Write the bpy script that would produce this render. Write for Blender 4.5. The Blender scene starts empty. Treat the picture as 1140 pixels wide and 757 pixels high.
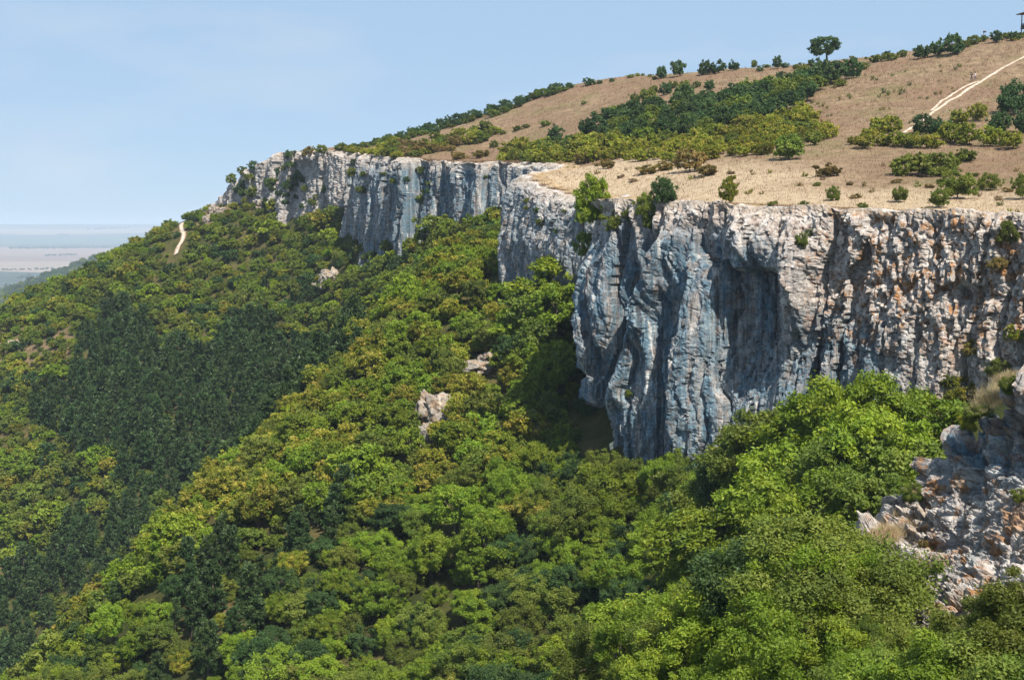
import bpy, math, random
import numpy as np
from mathutils import Vector
from mathutils.bvhtree import BVHTree

S = bpy.context.scene
COL = S.collection
D = bpy.data

# ------------------------------------------------------------------ camera, sky, sun, exposure
PW, PH, FPX, HORIZON = 1140.0, 757.0, 1566.0, 250.0
PITCH = math.atan((PH / 2 - HORIZON) / FPX)
cam = D.cameras.new('camera'); cam.sensor_width = 36.0; cam.lens = 36.0 * FPX / PW
cam.clip_start = 0.5; cam.clip_end = 90000.0
camo = D.objects.new('camera', cam); COL.objects.link(camo)
camo.location = (0, 0, 0); camo.rotation_euler = (math.pi / 2 - PITCH, 0, 0)
S.camera = camo

SUN_EL, SUN_AZ = math.radians(54), math.radians(151)     # azimuth from +Y towards +X
sun_dir = Vector((math.sin(SUN_AZ) * math.cos(SUN_EL), math.cos(SUN_AZ) * math.cos(SUN_EL), math.sin(SUN_EL)))
sl = D.lights.new('sun', 'SUN'); sl.energy = 5.0; sl.angle = math.radians(0.53); sl.color = (1.0, 0.93, 0.82)
so = D.objects.new('sun', sl); COL.objects.link(so)
so.rotation_euler = sun_dir.to_track_quat('Z', 'Y').to_euler()

W = D.worlds.new('World'); S.world = W; W.use_nodes = True
wn, wl = W.node_tree.nodes, W.node_tree.links
bg = wn['Background']; bg.inputs[1].default_value = 0.060
sky = wn.new('ShaderNodeTexSky'); sky.sky_type = 'NISHITA'; sky.sun_disc = False
sky.sun_elevation = SUN_EL; sky.sun_rotation = SUN_AZ
sky.altitude = 200; sky.air_density = 0.75; sky.dust_density = 0.0; sky.ozone_density = 2.0
tcw = wn.new('ShaderNodeTexCoord')
mpw = wn.new('ShaderNodeMapping'); mpw.inputs['Scale'].default_value = (2.2, 2.2, 9.0)
cl = wn.new('ShaderNodeTexNoise'); cl.inputs['Scale'].default_value = 2.6; cl.inputs['Detail'].default_value = 7
crw = wn.new('ShaderNodeValToRGB')
crw.color_ramp.elements[0].position = 0.50; crw.color_ramp.elements[0].color = (0, 0, 0, 1)
crw.color_ramp.elements[1].position = 0.85; crw.color_ramp.elements[1].color = (0.42, 0.42, 0.42, 1)
mxw = wn.new('ShaderNodeMixRGB'); mxw.inputs[2].default_value = (7.0, 7.2, 7.6, 1)
wl.new(tcw.outputs['Generated'], mpw.inputs[0]); wl.new(mpw.outputs[0], cl.inputs[0])
wl.new(cl.outputs[0], crw.inputs[0]); wl.new(crw.outputs[0], mxw.inputs[0])
evn = wn.new('ShaderNodeMixRGB'); evn.inputs[0].default_value = 0.80; evn.inputs[2].default_value = (4.1, 5.8, 7.9, 1)   # even summer blue
wl.new(sky.outputs[0], evn.inputs[1]); wl.new(evn.outputs[0], mxw.inputs[1]); wl.new(mxw.outputs[0], bg.inputs[0])

vs = S.view_settings
S.display_settings.display_device = 'sRGB'
vs.view_transform = 'Standard'; vs.look = 'None'; vs.gamma = 1.0; vs.use_curve_mapping = False
vs.exposure = 0.88
S.render.engine = 'CYCLES'
S.cycles.use_denoising = True
S.cycles.max_bounces = 6; S.cycles.diffuse_bounces = 3; S.cycles.transmission_bounces = 3; S.cycles.volume_bounces = 0
S.cycles.sample_clamp_indirect = 4.0
HAZE_DENSITY = 0.85e-4

# ------------------------------------------------------------------ projection helpers
CP, SP = math.cos(PITCH), math.sin(PITCH)
def at(px, py, Y):
    """world point seen at photo pixel px,py, Y metres ahead"""
    u = (np.asarray(px, float) - PW / 2) / FPX; v = (PH / 2 - np.asarray(py, float)) / FPX
    k = Y / (CP + v * SP)
    return np.stack([u * k, Y + 0 * k, (-SP + v * CP) * k], -1)
def proj(P):
    P = np.asarray(P, float)
    f = P[..., 1] * CP - P[..., 2] * SP; up = P[..., 1] * SP + P[..., 2] * CP
    f = np.where(f < 0.1, 0.1, f)
    return PW / 2 + FPX * P[..., 0] / f, PH / 2 - FPX * up / f
def inpoly(x, y, poly):
    x = np.asarray(x, float); y = np.asarray(y, float); r = np.zeros(x.shape, bool)
    n = len(poly)
    for i in range(n):
        x1, y1 = poly[i]; x2, y2 = poly[(i + 1) % n]
        if y1 == y2: continue
        c = ((y1 > y) != (y2 > y)) & (x < (x2 - x1) * (y - y1) / (y2 - y1) + x1)
        r ^= c
    return r

# ------------------------------------------------------------------ noise
_g = np.random.default_rng(5).normal(size=(256, 3)); _g /= np.linalg.norm(_g, axis=1)[:, None]
_perm = np.random.default_rng(6).permutation(256)
def perlin(p, seed=0):
    p = np.asarray(p, float) + seed * 17.31
    i = np.floor(p).astype(np.int64); f = p - i
    w = f * f * f * (f * (f * 6 - 15) + 10)
    out = 0
    for dx in (0, 1):
        for dy in (0, 1):
            for dz in (0, 1):
                h = _perm[(_perm[(_perm[(i[..., 0] + dx) & 255] + i[..., 1] + dy) & 255] + i[..., 2] + dz) & 255]
                d = (_g[h] * (f - np.array([dx, dy, dz]))).sum(-1)
                out = out + d * (w[..., 0] if dx else 1 - w[..., 0]) * (w[..., 1] if dy else 1 - w[..., 1]) * (w[..., 2] if dz else 1 - w[..., 2])
    return out * 1.6
def fbm(p, oct=4, seed=0, ridged=False):
    p = np.asarray(p, float); a, s, t = 1.0, 0.0, 0.0
    for k in range(oct):
        n = perlin(p * 2.03 ** k, seed + k)
        if ridged: n = 1 - 2 * np.abs(n)
        s = s + a * n; t += a; a *= 0.5
    return s / t
def worley(p, seed=0):
    """nearest and second nearest cell distance, a random number per cell, offset from the cell and a random tilt"""
    p = np.asarray(p, float) + seed * 9.173; i = np.floor(p).astype(np.int64); sh = p.shape[:-1]
    f1 = np.full(sh, 9.0); f2 = np.full(sh, 9.0); rid = np.zeros(sh); dl = np.zeros(p.shape); tl = np.zeros(p.shape)
    for a in (-1, 0, 1):
        for b in (-1, 0, 1):
            for c in (-1, 0, 1):
                q = i + np.array([a, b, c]); h = _perm[(_perm[(_perm[q[..., 0] & 255] + q[..., 1]) & 255] + q[..., 2]) & 255]
                jit = (_g[h] * .45 + .5); d = p - (q + jit); r = np.sqrt((d * d).sum(-1)); m = r < f1
                f2 = np.where(m, f1, np.minimum(f2, r)); f1 = np.where(m, r, f1)
                rid = np.where(m, h / 255.0, rid); dl = np.where(m[..., None], d, dl); tl = np.where(m[..., None], _g[(h * 7 + 13) & 255], tl)
    return f1, f2, rid, dl, tl
def facets(p, seed=0, tilt=1.0, crack=.5):
    f1, f2, r, dl, tl = worley(p, seed)
    return (r - .5) * 1.3 + tilt * (dl * tl).sum(-1) - crack * np.clip(1 - (f2 - f1) / .13, 0, 1)
def sstep(a, b, x):
    t = np.clip((np.asarray(x, float) - a) / (b - a), 0, 1); return t * t * (3 - 2 * t)
def gauss(x, s): return np.exp(-(np.asarray(x) / s) ** 2)

# ------------------------------------------------------------------ mesh helpers
def mesh_np(name, V, F, attrs=None, smooth=True, vattrs=None):
    me = D.meshes.new(name); V = np.asarray(V, np.float32); F = np.asarray(F, np.int32)
    n, k = F.shape
    me.vertices.add(len(V)); me.vertices.foreach_set('co', V.ravel())
    me.loops.add(n * k); me.loops.foreach_set('vertex_index', F.ravel())
    me.polygons.add(n); me.polygons.foreach_set('loop_start', np.arange(0, n * k, k, dtype=np.int32))
    me.polygons.foreach_set('use_smooth', np.full(n, smooth))
    for nm, a in (attrs or {}).items():
        at_ = me.attributes.new(nm, 'FLOAT', 'FACE'); at_.data.foreach_set('value', np.asarray(a, np.float32))
    for nm, a in (vattrs or {}).items():
        at_ = me.attributes.new(nm, 'FLOAT', 'POINT'); at_.data.foreach_set('value', np.asarray(a, np.float32))
    me.update(calc_edges=True); me.validate()
    return me
def grid_faces(nu, nv, keep=None):
    i, j = np.meshgrid(np.arange(nu - 1), np.arange(nv - 1), indexing='ij')
    a = i * nv + j
    F = np.stack([a, a + nv, a + nv + 1, a + 1], -1).reshape(-1, 4)
    return F if keep is None else F[keep.ravel()]
def obj(name, me, mat=None, parent=None, loc=None):
    o = D.objects.new(name, me); COL.objects.link(o)
    if mat is not None:
        if len(me.materials) == 0: me.materials.append(mat)
    if parent is not None: o.parent = parent
    if loc is not None: o.location = loc
    return o
def tag(o, label=None, cat=None, group=None, kind=None):
    if label: o['label'] = label
    if cat: o['category'] = cat
    if group: o['group'] = group
    if kind: o['kind'] = kind
    return o
def empty(name, loc, rz=0.0, sc=1.0):
    o = D.objects.new(name, None); COL.objects.link(o); o.empty_display_size = 0.2
    o.location = loc; o.rotation_euler = (0, 0, rz); o.scale = (sc, sc, sc); return o
class MB:
    def __init__(s): s.v = []; s.f = []
    def tube(s, pts, rad, n=6):
        pts = [Vector(p) for p in pts]; b = len(s.v)
        for i, p in enumerate(pts):
            d = (pts[min(i + 1, len(pts) - 1)] - pts[max(i - 1, 0)]).normalized()
            a = d.cross(Vector((0.13, 0.9, 0.3))).normalized(); c = d.cross(a)
            for k in range(n):
                t = 2 * math.pi * k / n
                s.v.append(tuple(p + (a * math.cos(t) + c * math.sin(t)) * rad[i]))
        for i in range(len(pts) - 1):
            for k in range(n):
                q = b + i * n
                s.f.append((q + k, q + (k + 1) % n, q + n + (k + 1) % n, q + n + k))
        s.f.append(tuple(b + k for k in reversed(range(n)))); s.f.append(tuple(b + (len(pts) - 1) * n + k for k in range(n)))
    def box(s, c, d, rz=0.0):
        b = len(s.v); co, si = math.cos(rz), math.sin(rz)
        for z in (-.5, .5):
            for x, y in ((-.5, -.5), (.5, -.5), (.5, .5), (-.5, .5)):
                X, Y = x * d[0], y * d[1]
                s.v.append((c[0] + X * co - Y * si, c[1] + X * si + Y * co, c[2] + z * d[2]))
        for f in ((3, 2, 1, 0), (4, 5, 6, 7), (0, 1, 5, 4), (1, 2, 6, 5), (2, 3, 7, 6), (3, 0, 4, 7)):
            s.f.append(tuple(b + i for i in f))
    def mesh(s, name, smooth=False):
        me = D.meshes.new(name); me.from_pydata(s.v, [], s.f); me.update()
        if smooth: me.polygons.foreach_set('use_smooth', [True] * len(me.polygons))
        return me

# ------------------------------------------------------------------ materials
class NT:
    def __init__(s, name):
        s.m = D.materials.new(name); s.m.use_nodes = True
        s.n = s.m.node_tree.nodes; s.l = s.m.node_tree.links
        s.b = s.n['Principled BSDF']; s.out = s.n['Material Output']
    def put(s, sock, v):
        if isinstance(v, bpy.types.NodeSocket): s.l.new(v, sock)
        elif isinstance(v, (tuple, list)) and sock.type == 'RGBA' and len(v) == 3: sock.default_value = (*v, 1)
        else: sock.default_value = v
    def pos(s, scale=(1, 1, 1)):
        g = s.n.new('ShaderNodeNewGeometry'); m = s.n.new('ShaderNodeMapping'); s.l.new(g.outputs['Position'], m.inputs[0])
        m.inputs['Scale'].default_value = scale; return m.outputs[0]
    def objpos(s, scale=(1, 1, 1)):
        g = s.n.new('ShaderNodeTexCoord'); m = s.n.new('ShaderNodeMapping'); s.l.new(g.outputs['Object'], m.inputs[0])
        m.inputs['Scale'].default_value = scale; return m.outputs[0]
    def noise(s, vec, scale, detail=4, rough=.55, dist=0.0):
        t = s.n.new('ShaderNodeTexNoise'); s.l.new(vec, t.inputs['Vector'])
        t.inputs['Scale'].default_value = scale; t.inputs['Detail'].default_value = detail
        t.inputs['Roughness'].default_value = rough; t.inputs['Distortion'].default_value = dist
        return t.outputs[0]
    def voronoi(s, vec, scale, out='Distance', feature='F1'):
        t = s.n.new('ShaderNodeTexVoronoi'); t.feature = feature; s.l.new(vec, t.inputs['Vector']); t.inputs['Scale'].default_value = scale
        return t.outputs[out]
    def ramp(s, fac, stops):
        r = s.n.new('ShaderNodeValToRGB'); s.put(r.inputs[0], fac); e = r.color_ramp.elements
        while len(e) < len(stops): e.new(0.5)
        for i, (p, c) in enumerate(stops):
            e[i].position = p; e[i].color = (c, c, c, 1) if isinstance(c, (int, float)) else (*c, 1)
        return r.outputs[0]
    def mix(s, fac, a, b, mode='MIX'):
        m = s.n.new('ShaderNodeMixRGB'); m.blend_type = mode
        s.put(m.inputs[0], fac); s.put(m.inputs[1], a); s.put(m.inputs[2], b); return m.outputs[0]
    def math(s, op, a, b=0.0):
        m = s.n.new('ShaderNodeMath'); m.operation = op; s.put(m.inputs[0], a); s.put(m.inputs[1], b); return m.outputs[0]
    def attr(s, nm):
        a = s.n.new('ShaderNodeAttribute'); a.attribute_name = nm; return a.outputs['Fac']
    def orand(s): return s.n.new('ShaderNodeObjectInfo').outputs['Random']
    def hsv(s, c, h=.5, sa=1.0, v=1.0):
        m = s.n.new('ShaderNodeHueSaturation'); s.put(m.inputs[0], h); s.put(m.inputs[1], sa); s.put(m.inputs[2], v); s.put(m.inputs[4], c); return m.outputs[0]
    def bump(s, h, strength, dist):
        b = s.n.new('ShaderNodeBump'); b.inputs['Strength'].default_value = strength; b.inputs['Distance'].default_value = dist
        s.l.new(h, b.inputs['Height']); s.l.new(b.outputs[0], s.b.inputs['Normal'])
    def done(s, col, rough=.9, spec=.15):
        s.put(s.b.inputs['Base Color'], col); s.put(s.b.inputs['Roughness'], rough); s.b.inputs['Specular IOR Level'].default_value = spec
        return s.m

def leaf_mat(name, stops, trans=.36, vary=.5, spec=.25, rough=.55):
    t = NT(name)
    c = t.ramp(t.attr('tint'), stops)
    r = t.orand()
    v = t.math('ADD', t.math('MULTIPLY', r, vary), 1.0 - vary / 2)
    h = t.math('ADD', t.math('MULTIPLY', t.math('FRACT', t.math('MULTIPLY', r, 7.31)), 0.024), 0.492)
    c = t.hsv(c, h, 1.0, v)
    t.done(c, rough, spec)
    tr = t.n.new('ShaderNodeBsdfTranslucent'); t.put(tr.inputs[0], t.hsv(c, .49, 1.1, 1.25))
    mx = t.n.new('ShaderNodeMixShader'); mx.inputs[0].default_value = trans
    t.l.new(t.b.outputs[0], mx.inputs[1]); t.l.new(tr.outputs[0], mx.inputs[2]); t.l.new(mx.outputs[0], t.out.inputs[0])
    return t.m
LEAF = {
    'fresh': leaf_mat('fresh_green_leaves', [(0, (0.101, 0.163, 0.012)), (.5, (0.162, 0.227, 0.017)), (1, (0.257, 0.299, 0.027))]),
    'mid': leaf_mat('green_leaves', [(0, (0.074, 0.111, 0.015)), (.5, (0.122, 0.163, 0.021)), (1, (0.189, 0.215, 0.032))]),
    'dark': leaf_mat('dark_green_leaves', [(0, (0.031, 0.068, 0.018)), (.5, (0.051, 0.095, 0.024)), (1, (0.081, 0.132, 0.036))]),
    'olive': leaf_mat('olive_leaves', [(0, (.075, .105, .016)), (.5, (.12, .15, .02)), (1, (.19, .20, .035))]),
    'yellow': leaf_mat('yellow_green_leaves', [(0, (0.097, 0.138, 0.013)), (.4, (0.160, 0.187, 0.015)), (.7, (0.252, 0.231, 0.026)), (1, (0.412, 0.308, 0.068))]),
    'ochre': leaf_mat('ochre_leaves', [(0, (.10, .10, .025)), (.5, (.20, .15, .04)), (1, (.32, .23, .08))]),
    'pine': leaf_mat('pine_needles', [(0, (0.018, 0.041, 0.011)), (.5, (0.033, 0.065, 0.017)), (1, (0.069, 0.104, 0.028))], trans=.1, vary=.4, spec=.3),
    'dry': leaf_mat('dry_grass_blades', [(0, (.15, .09, .05)), (.5, (.25, .165, .095)), (1, (.38, .28, .165))], trans=.2),
    'straw': leaf_mat('straw_grass', [(0, (.24, .18, .09)), (.5, (.38, .30, .165)), (1, (.52, .43, .26))], trans=.2, vary=.2),
    'gold': leaf_mat('golden_green_leaves', [(0, (.12, .16, .015)), (.4, (.19, .215, .02)), (.7, (.29, .275, .035)), (1, (.43, .35, .085))]),
}
def bark():
    t = NT('bark'); n = t.noise(t.objpos((6, 6, 1.2)), 3, 5)
    return t.done(t.ramp(n, [(.3, (.035, .027, .02)), (.7, (.11, .09, .07))]), .95)
BARK = bark()

def rock_mat():
    t = NT('limestone')
    p = t.pos()
    big = t.noise(p, .16, 5, .6); med = t.noise(p, .9, 6, .65, .4); fine = t.noise(p, 3.2, 6, .7)
    c = t.ramp(med, [(.28, (.14, .115, .10)), (.42, (.31, .265, .235)), (.56, (.455, .415, .38)), (.72, (.61, .575, .535))])
    c = t.mix(t.ramp(big, [(.42, 0.), (.62, .45)]), c, t.mix(.5, c, (.30, .24, .215)))
    # vertical mineral and algae streaks on the smooth faces, plus blue shade put into the colour
    st = t.noise(t.pos((.55, .55, .028)), 1.0, 7, .62, .15)
    st2 = t.noise(t.pos((1.7, 1.7, .07)), 1.0, 5, .6, .2)
    a = t.attr('stain_shade')
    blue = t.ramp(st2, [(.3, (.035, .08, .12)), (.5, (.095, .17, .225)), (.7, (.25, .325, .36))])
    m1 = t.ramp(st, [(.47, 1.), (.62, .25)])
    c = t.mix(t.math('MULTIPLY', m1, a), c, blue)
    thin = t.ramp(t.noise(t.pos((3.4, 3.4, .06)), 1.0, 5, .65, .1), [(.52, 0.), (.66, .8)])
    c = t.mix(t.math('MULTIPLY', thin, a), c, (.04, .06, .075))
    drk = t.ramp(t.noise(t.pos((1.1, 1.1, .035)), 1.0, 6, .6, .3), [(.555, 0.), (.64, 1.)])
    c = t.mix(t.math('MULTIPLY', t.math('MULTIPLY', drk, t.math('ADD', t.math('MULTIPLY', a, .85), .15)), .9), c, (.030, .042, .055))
    wht = t.ramp(t.noise(t.pos((.8, .8, .12)), 1.0, 6, .65, .5), [(.58, 0.), (.68, .8)])
    c = t.mix(wht, c, (.66, .63, .59))
    # orange lichen
    li = t.math('MULTIPLY', t.ramp(t.noise(p, .75, 6, .7, .6), [(.50, 0.), (.60, 1.)]), t.attr('lichen'))
    c = t.mix(t.math('MULTIPLY', t.ramp(t.noise(p, 4.5, 5, .7), [(.5, 0.), (.62, .55)]), t.math('SUBTRACT', 1.0, t.math('MULTIPLY', a, .8))), c, (.62, .58, .54))
    c = t.mix(li, c, t.ramp(fine, [(.35, (.20, .095, .04)), (.65, (.38, .20, .085))]))
    # dark pits, weathered crust
    pit = t.ramp(t.noise(p, 1.5, 8, .8, .4), [(.38, 1.), (.46, 0.)])
    c = t.mix(t.math('MULTIPLY', pit, .75), c, (.055, .05, .048))
    crk = t.ramp(t.voronoi(t.mix(.25, p, t.n[-1].outputs[0]) if False else p, .75, 'Distance', 'DISTANCE_TO_EDGE'), [(.0, .7), (.05, 0.)])
    c = t.mix(t.math('MULTIPLY', crk, t.ramp(med, [(.4, 1.), (.6, 0.)])), c, (.06, .055, .055))
    c = t.mix(t.ramp(fine, [(.3, .35), (.55, 0.)]), c, (.10, .09, .085))
    # dry soil and grass on the ledges
    soil = t.ramp(t.noise(p, .8, 6, .7), [(.35, (.16, .11, .06)), (.5, (.30, .215, .125)), (.68, (.42, .33, .21))])
    c = t.mix(t.attr('cap'), c, soil)
    h = t.math('ADD', t.math('MULTIPLY', med, 1.0), t.math('MULTIPLY', fine, .6))
    h = t.math('ADD', h, t.math('MULTIPLY', t.noise(p, 9, 4, .7), .25))
    t.bump(h, 1.0, .24)
    return t.done(c, .92, .12)
ROCK = rock_mat()

def hill_mat():
    t = NT('dry_grass_ground'); p = t.pos()
    a = t.noise(p, .035, 5, .6); b = t.noise(p, .35, 7, .7); f = t.noise(p, 2.2, 6, .75)
    c = t.ramp(b, [(.3, (.11, .075, .048)), (.48, (.185, .130, .083)), (.66, (.265, .190, .122))])
    c = t.mix(t.ramp(a, [(.44, .0), (.56, .75)]), c, (.165, .105, .068))
    c = t.mix(t.ramp(t.noise(p, .09, 6, .65), [(.50, 0.), (.64, .6)]), c, (.135, .125, .055))
    c = t.mix(t.ramp(f, [(.3, .55), (.5, 0.)]), c, (.12, .075, .04))
    c = t.mix(t.ramp(f, [(.56, 0.), (.75, .5)]), c, (.36, .26, .165))
    c = t.mix(t.math('MULTIPLY', t.attr('pale'), .75), c, t.ramp(f, [(.3, (.29, .215, .135)), (.7, (.54, .44, .31))]))
    t.bump(t.math('ADD', b, f), .7, .35)
    return t.done(c, .95, .05)
HILL = hill_mat()

def slope_mat():
    t = NT('slope_ground'); p = t.pos()
    b = t.noise(p, .12, 6, .65); f = t.noise(p, 1.1, 7, .75)
    c = t.ramp(b, [(.35, (.028, .038, .011)), (.5, (.055, .056, .018)), (.64, (.10, .078, .034)), (.78, (.19, .13, .07))])
    c = t.mix(t.math('MULTIPLY', t.attr('dry'), .9), c, t.ramp(f, [(.3, (.11, .08, .042)), (.7, (.22, .155, .09))]))
    c = t.mix(t.ramp(f, [(.32, .7), (.5, 0.)]), c, (.03, .035, .012))
    t.bump(f, .8, .4)
    return t.done(c, .95, .05)
SLOPE = slope_mat()

def chalk_mat():
    t = NT('chalk_path'); p = t.pos(); f = t.noise(p, 1.3, 6, .7)
    c = t.ramp(f, [(.3, (.26, .20, .15)), (.5, (.44, .37, .30)), (.7, (.54, .48, .41))])
    e = t.math('ADD', t.attr('edge'), t.math('MULTIPLY', t.math('SUBTRACT', t.noise(p, 1.6, 5, .7), .5), 2.2))
    return t.done(t.mix(t.ramp(e, [(.45, 0.), (.75, 1.)]), c, (.21, .14, .085)), .95, .05)
CHALK = chalk_mat()
def flat_mat(name, col, rough=.8, var=.25):
    t = NT(name); f = t.noise(t.objpos(), 5, 4)
    return t.done(t.mix(t.ramp(f, [(.3, var), (.7, 0.)]), col, tuple(x * .6 for x in col)), rough, .2)
WOOD = flat_mat('dark_weathered_wood', (.055, .042, .034), .85)
ROOFM = flat_mat('brown_roof_boards', (.16, .09, .06), .85)

# ------------------------------------------------------------------ rim of the cliff (plan) with top and base heights
#        X, Y, z top, z base
RIM = [(60, 20, 4, -10), (58, 60, 3, -12), (57, 95, 2.0, -14), (56, 116, 1.3, -16), (51, 131, 0.9, -17), (44, 138, 1.1, -18.5), (36, 145, 1.5, -20), (28, 151, 2.0, -22), (21, 157.5, 2.3, -25),
       (15.5, 163, 2.5, -28), (11, 166.5, 2.7, -29), (8.8, 170.5, 3.0, -28), (10.2, 177, 3.2, -25), (14, 186, 3.4, -21), (16, 196, 3.6, -17), (13, 204, 3.8, -14),
       (8, 211, 4.3, -12), (3.2, 219, 6.2, -11.5), (1.2, 226, 7.8, -11), (3.6, 234, 8.4, -9), (7.0, 246, 9.4, -6), (8.5, 262, 10.6, -3),
       (7, 278, 11.8, -2), (1.5, 292, 12.6, -1.5), (-5.5, 303, 13.2, -1.5), (-13, 315, 13.6, -2), (-20, 326, 14.6, -3), (-27, 337, 15.6, -4.5),
       (-32.5, 346, 16.6, -5.5), (-37, 357, 17.2, -5), (-41, 372, 18.2, -2), (-44, 388, 19.4, 0), (-50, 398, 20.4, 1.5), (-57, 405, 20.8, 2.5),
       (-63, 415, 21.4, 4), (-70, 427, 21.6, 5.5), (-78, 438, 18.6, 7), (-86, 447, 14.0, 7.0), (-93, 458, 9.5, 5.5), (-104, 480, 5, 1), (-120, 520, 0, -6)]
RIM = np.array(RIM, float)
def chaikin_resample(P, step):
    d = np.r_[0, np.cumsum(np.linalg.norm(np.diff(P[:, :2], axis=0), axis=1))]
    fine = np.arange(0, d[-1], .25)
    Q = np.stack([np.interp(fine, d, P[:, k]) for k in range(P.shape[1])], 1)
    k = np.exp(-(np.arange(-16, 17) * .25 / 1.7) ** 2); k /= k.sum()
    Qp = np.pad(Q, ((16, 16), (0, 0)), mode='edge')
    Q = np.stack([np.convolve(Qp[:, c], k, 'valid') for c in range(Q.shape[1])], 1)
    d = np.r_[0, np.cumsum(np.linalg.norm(np.diff(Q[:, :2], axis=0), axis=1))]
    # spacing grows with distance from the camera
    s, out = 0.0, []
    while s < d[-1]:
        y = np.interp(s, d, Q[:, 1]); x = np.interp(s, d, Q[:, 0])
        out.append(s); s += step * max(.22, math.hypot(x, y) / 165 * .22 if y > 110 else .8)
    out = np.array(out)
    return out, np.stack([np.interp(out, d, Q[:, k]) for k in range(Q.shape[1])], 1)
RS, RP = chaikin_resample(RIM, 1.0)
_d = np.diff(RIM[:, :2], axis=0)
def rim_dist(X, Y):
    """distance to the rim and the rim's top height there; plateau side positive"""
    A = RP[::6, :3]; best = np.full(X.shape, 1e9); zt = np.zeros(X.shape)
    for a, b in zip(A[:-1], A[1:]):
        v = b[:2] - a[:2]; L = (v * v).sum()
        t = np.clip(((X - a[0]) * v[0] + (Y - a[1]) * v[1]) / L, 0, 1)
        dd = (X - a[0] - t * v[0]) ** 2 + (Y - a[1] - t * v[1]) ** 2
        m = dd < best; best = np.where(m, dd, best); zt = np.where(m, a[2] + t * (b[2] - a[2]), zt)
    poly = [tuple(p) for p in RP[::3, :2]] + [(-140, 2000), (2000, 2000), (2000, 0), (60, 0)]
    s = np.where(inpoly(X, Y, poly), 1.0, -1.0)
    return np.sqrt(best) * s, zt

# ------------------------------------------------------------------ terrain by thin plate splines through surveyed points
class TPS:
    def __init__(s, P, smooth=.0):
        P = np.asarray(P, float); s.xy = P[:, :2] / 100; n = len(P)
        K = s.k(s.xy[:, None] - s.xy[None]) + np.eye(n) * smooth
        A = np.zeros((n + 3, n + 3)); A[:n, :n] = K; A[:n, n] = 1; A[:n, n + 1:] = s.xy; A[n, :n] = 1; A[n + 1:, :n] = s.xy.T
        s.w = np.linalg.solve(A, np.r_[P[:, 2], 0, 0, 0])
    @staticmethod
    def k(d):
        r = (d ** 2).sum(-1); return .5 * r * np.log(r + 1e-12)
    def __call__(s, X, Y):
        q = np.stack([X, Y], -1) / 100; o = s.w[-3] + q[..., 0] * s.w[-2] + q[..., 1] * s.w[-1]
        for i in range(len(s.xy)): o = o + s.w[i] * s.k(q - s.xy[i])
        return o
def pts(L): return [tuple(at(*p)) for p in L]
SL = pts([(520, 262, 255), (420, 386, 225), (330, 478, 205), (210, 582, 185), (100, 785, 160),
          (600, 335, 213), (490, 468, 195), (570, 410, 203), (560, 575, 165), (640, 520, 171), (690, 522, 162), (780, 520, 152), (870, 492, 143), (1000, 480, 136),
          (450, 610, 165), (570, 790, 128), (300, 790, 143), (430, 790, 135), (700, 800, 108), (800, 730, 106), (880, 640, 110), (700, 650, 140), (950, 600, 112), (1040, 560, 118),
          (905, 742, 69), (850, 757, 64), (780, 768, 70), (700, 782, 80), (1000, 800, 48), (1140, 775, 44), (620, 800, 95), (1050, 700, 68),
          (0, 360, 440), (100, 306, 445), (150, 278, 450), (200, 248, 455), (265, 228, 447),
          (300, 230, 428), (350, 248, 396), (410, 270, 353), (430, 272, 338), (490, 256, 314), (540, 249, 296),
          (300, 308, 400), (200, 340, 400), (100, 388, 390), (0, 438, 395), (370, 340, 350), (420, 330, 325), (300, 410, 345), (380, 402, 310),
          (200, 460, 345), (100, 510, 345), (0, 560, 345), (0, 660, 320), (0, 767, 300), (100, 660, 308), (200, 550, 320), (300, 470, 325), (50, 800, 285)])
SL += [(-60, 232, -60), (-75, 205, -76), (-47, 262, -47), (-95, 150, -95), (-60, 110, -80), (-30, 70, -62), (0, 40, -42), (10, 10, -24), (30, 40, -15), (44, 90, -16),
       (-180, 520, -48), (-135, 560, -24), (-105, 520, -3), (-210, 460, -56), (-230, 380, -85), (-180, 330, -98), (-150, 260, -110), (-150, 600, -40), (15, 195, -17), (9, 250, -4), (7, 278, -1), (40, 150, -18)]
slope_f = TPS(SL, .02)
PL = pts([(1140, 222, 150), (1140, 192, 185), (1140, 160, 215), (1140, 100, 270), (1140, 43, 322), (1060, 52, 330), (900, 230, 155), (900, 205, 178), (900, 180, 207), (900, 150, 242), (900, 110, 290), (900, 74, 342),
          (1010, 212, 165), (1010, 180, 200), (1010, 130, 250), (1010, 62, 335),
          (760, 222, 168), (760, 198, 200), (760, 172, 242), (760, 130, 300), (760, 84, 370), (690, 205, 200), (650, 192, 225), (650, 172, 270), (650, 140, 330), (650, 92, 400),
          (600, 183, 262), (560, 180, 312), (560, 165, 350), (560, 123, 430), (450, 168, 352), (450, 154, 420), (380, 168, 400), (340, 168, 425), (480, 146, 440)])
PL += [tuple(p[:3]) for p in RIM[3:39:2]] + [(90, 425, 39.5), (140, 420, 48), (30, 480, 40), (-25, 520, 31), (-70, 520, 17), (200, 330, 56), (230, 200, 28), (110, 120, 4), (90, 60, 3), (-100, 540, 2), (100, 600, 38), (250, 500, 55)]
plat_f = TPS(PL, .01)

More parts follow.
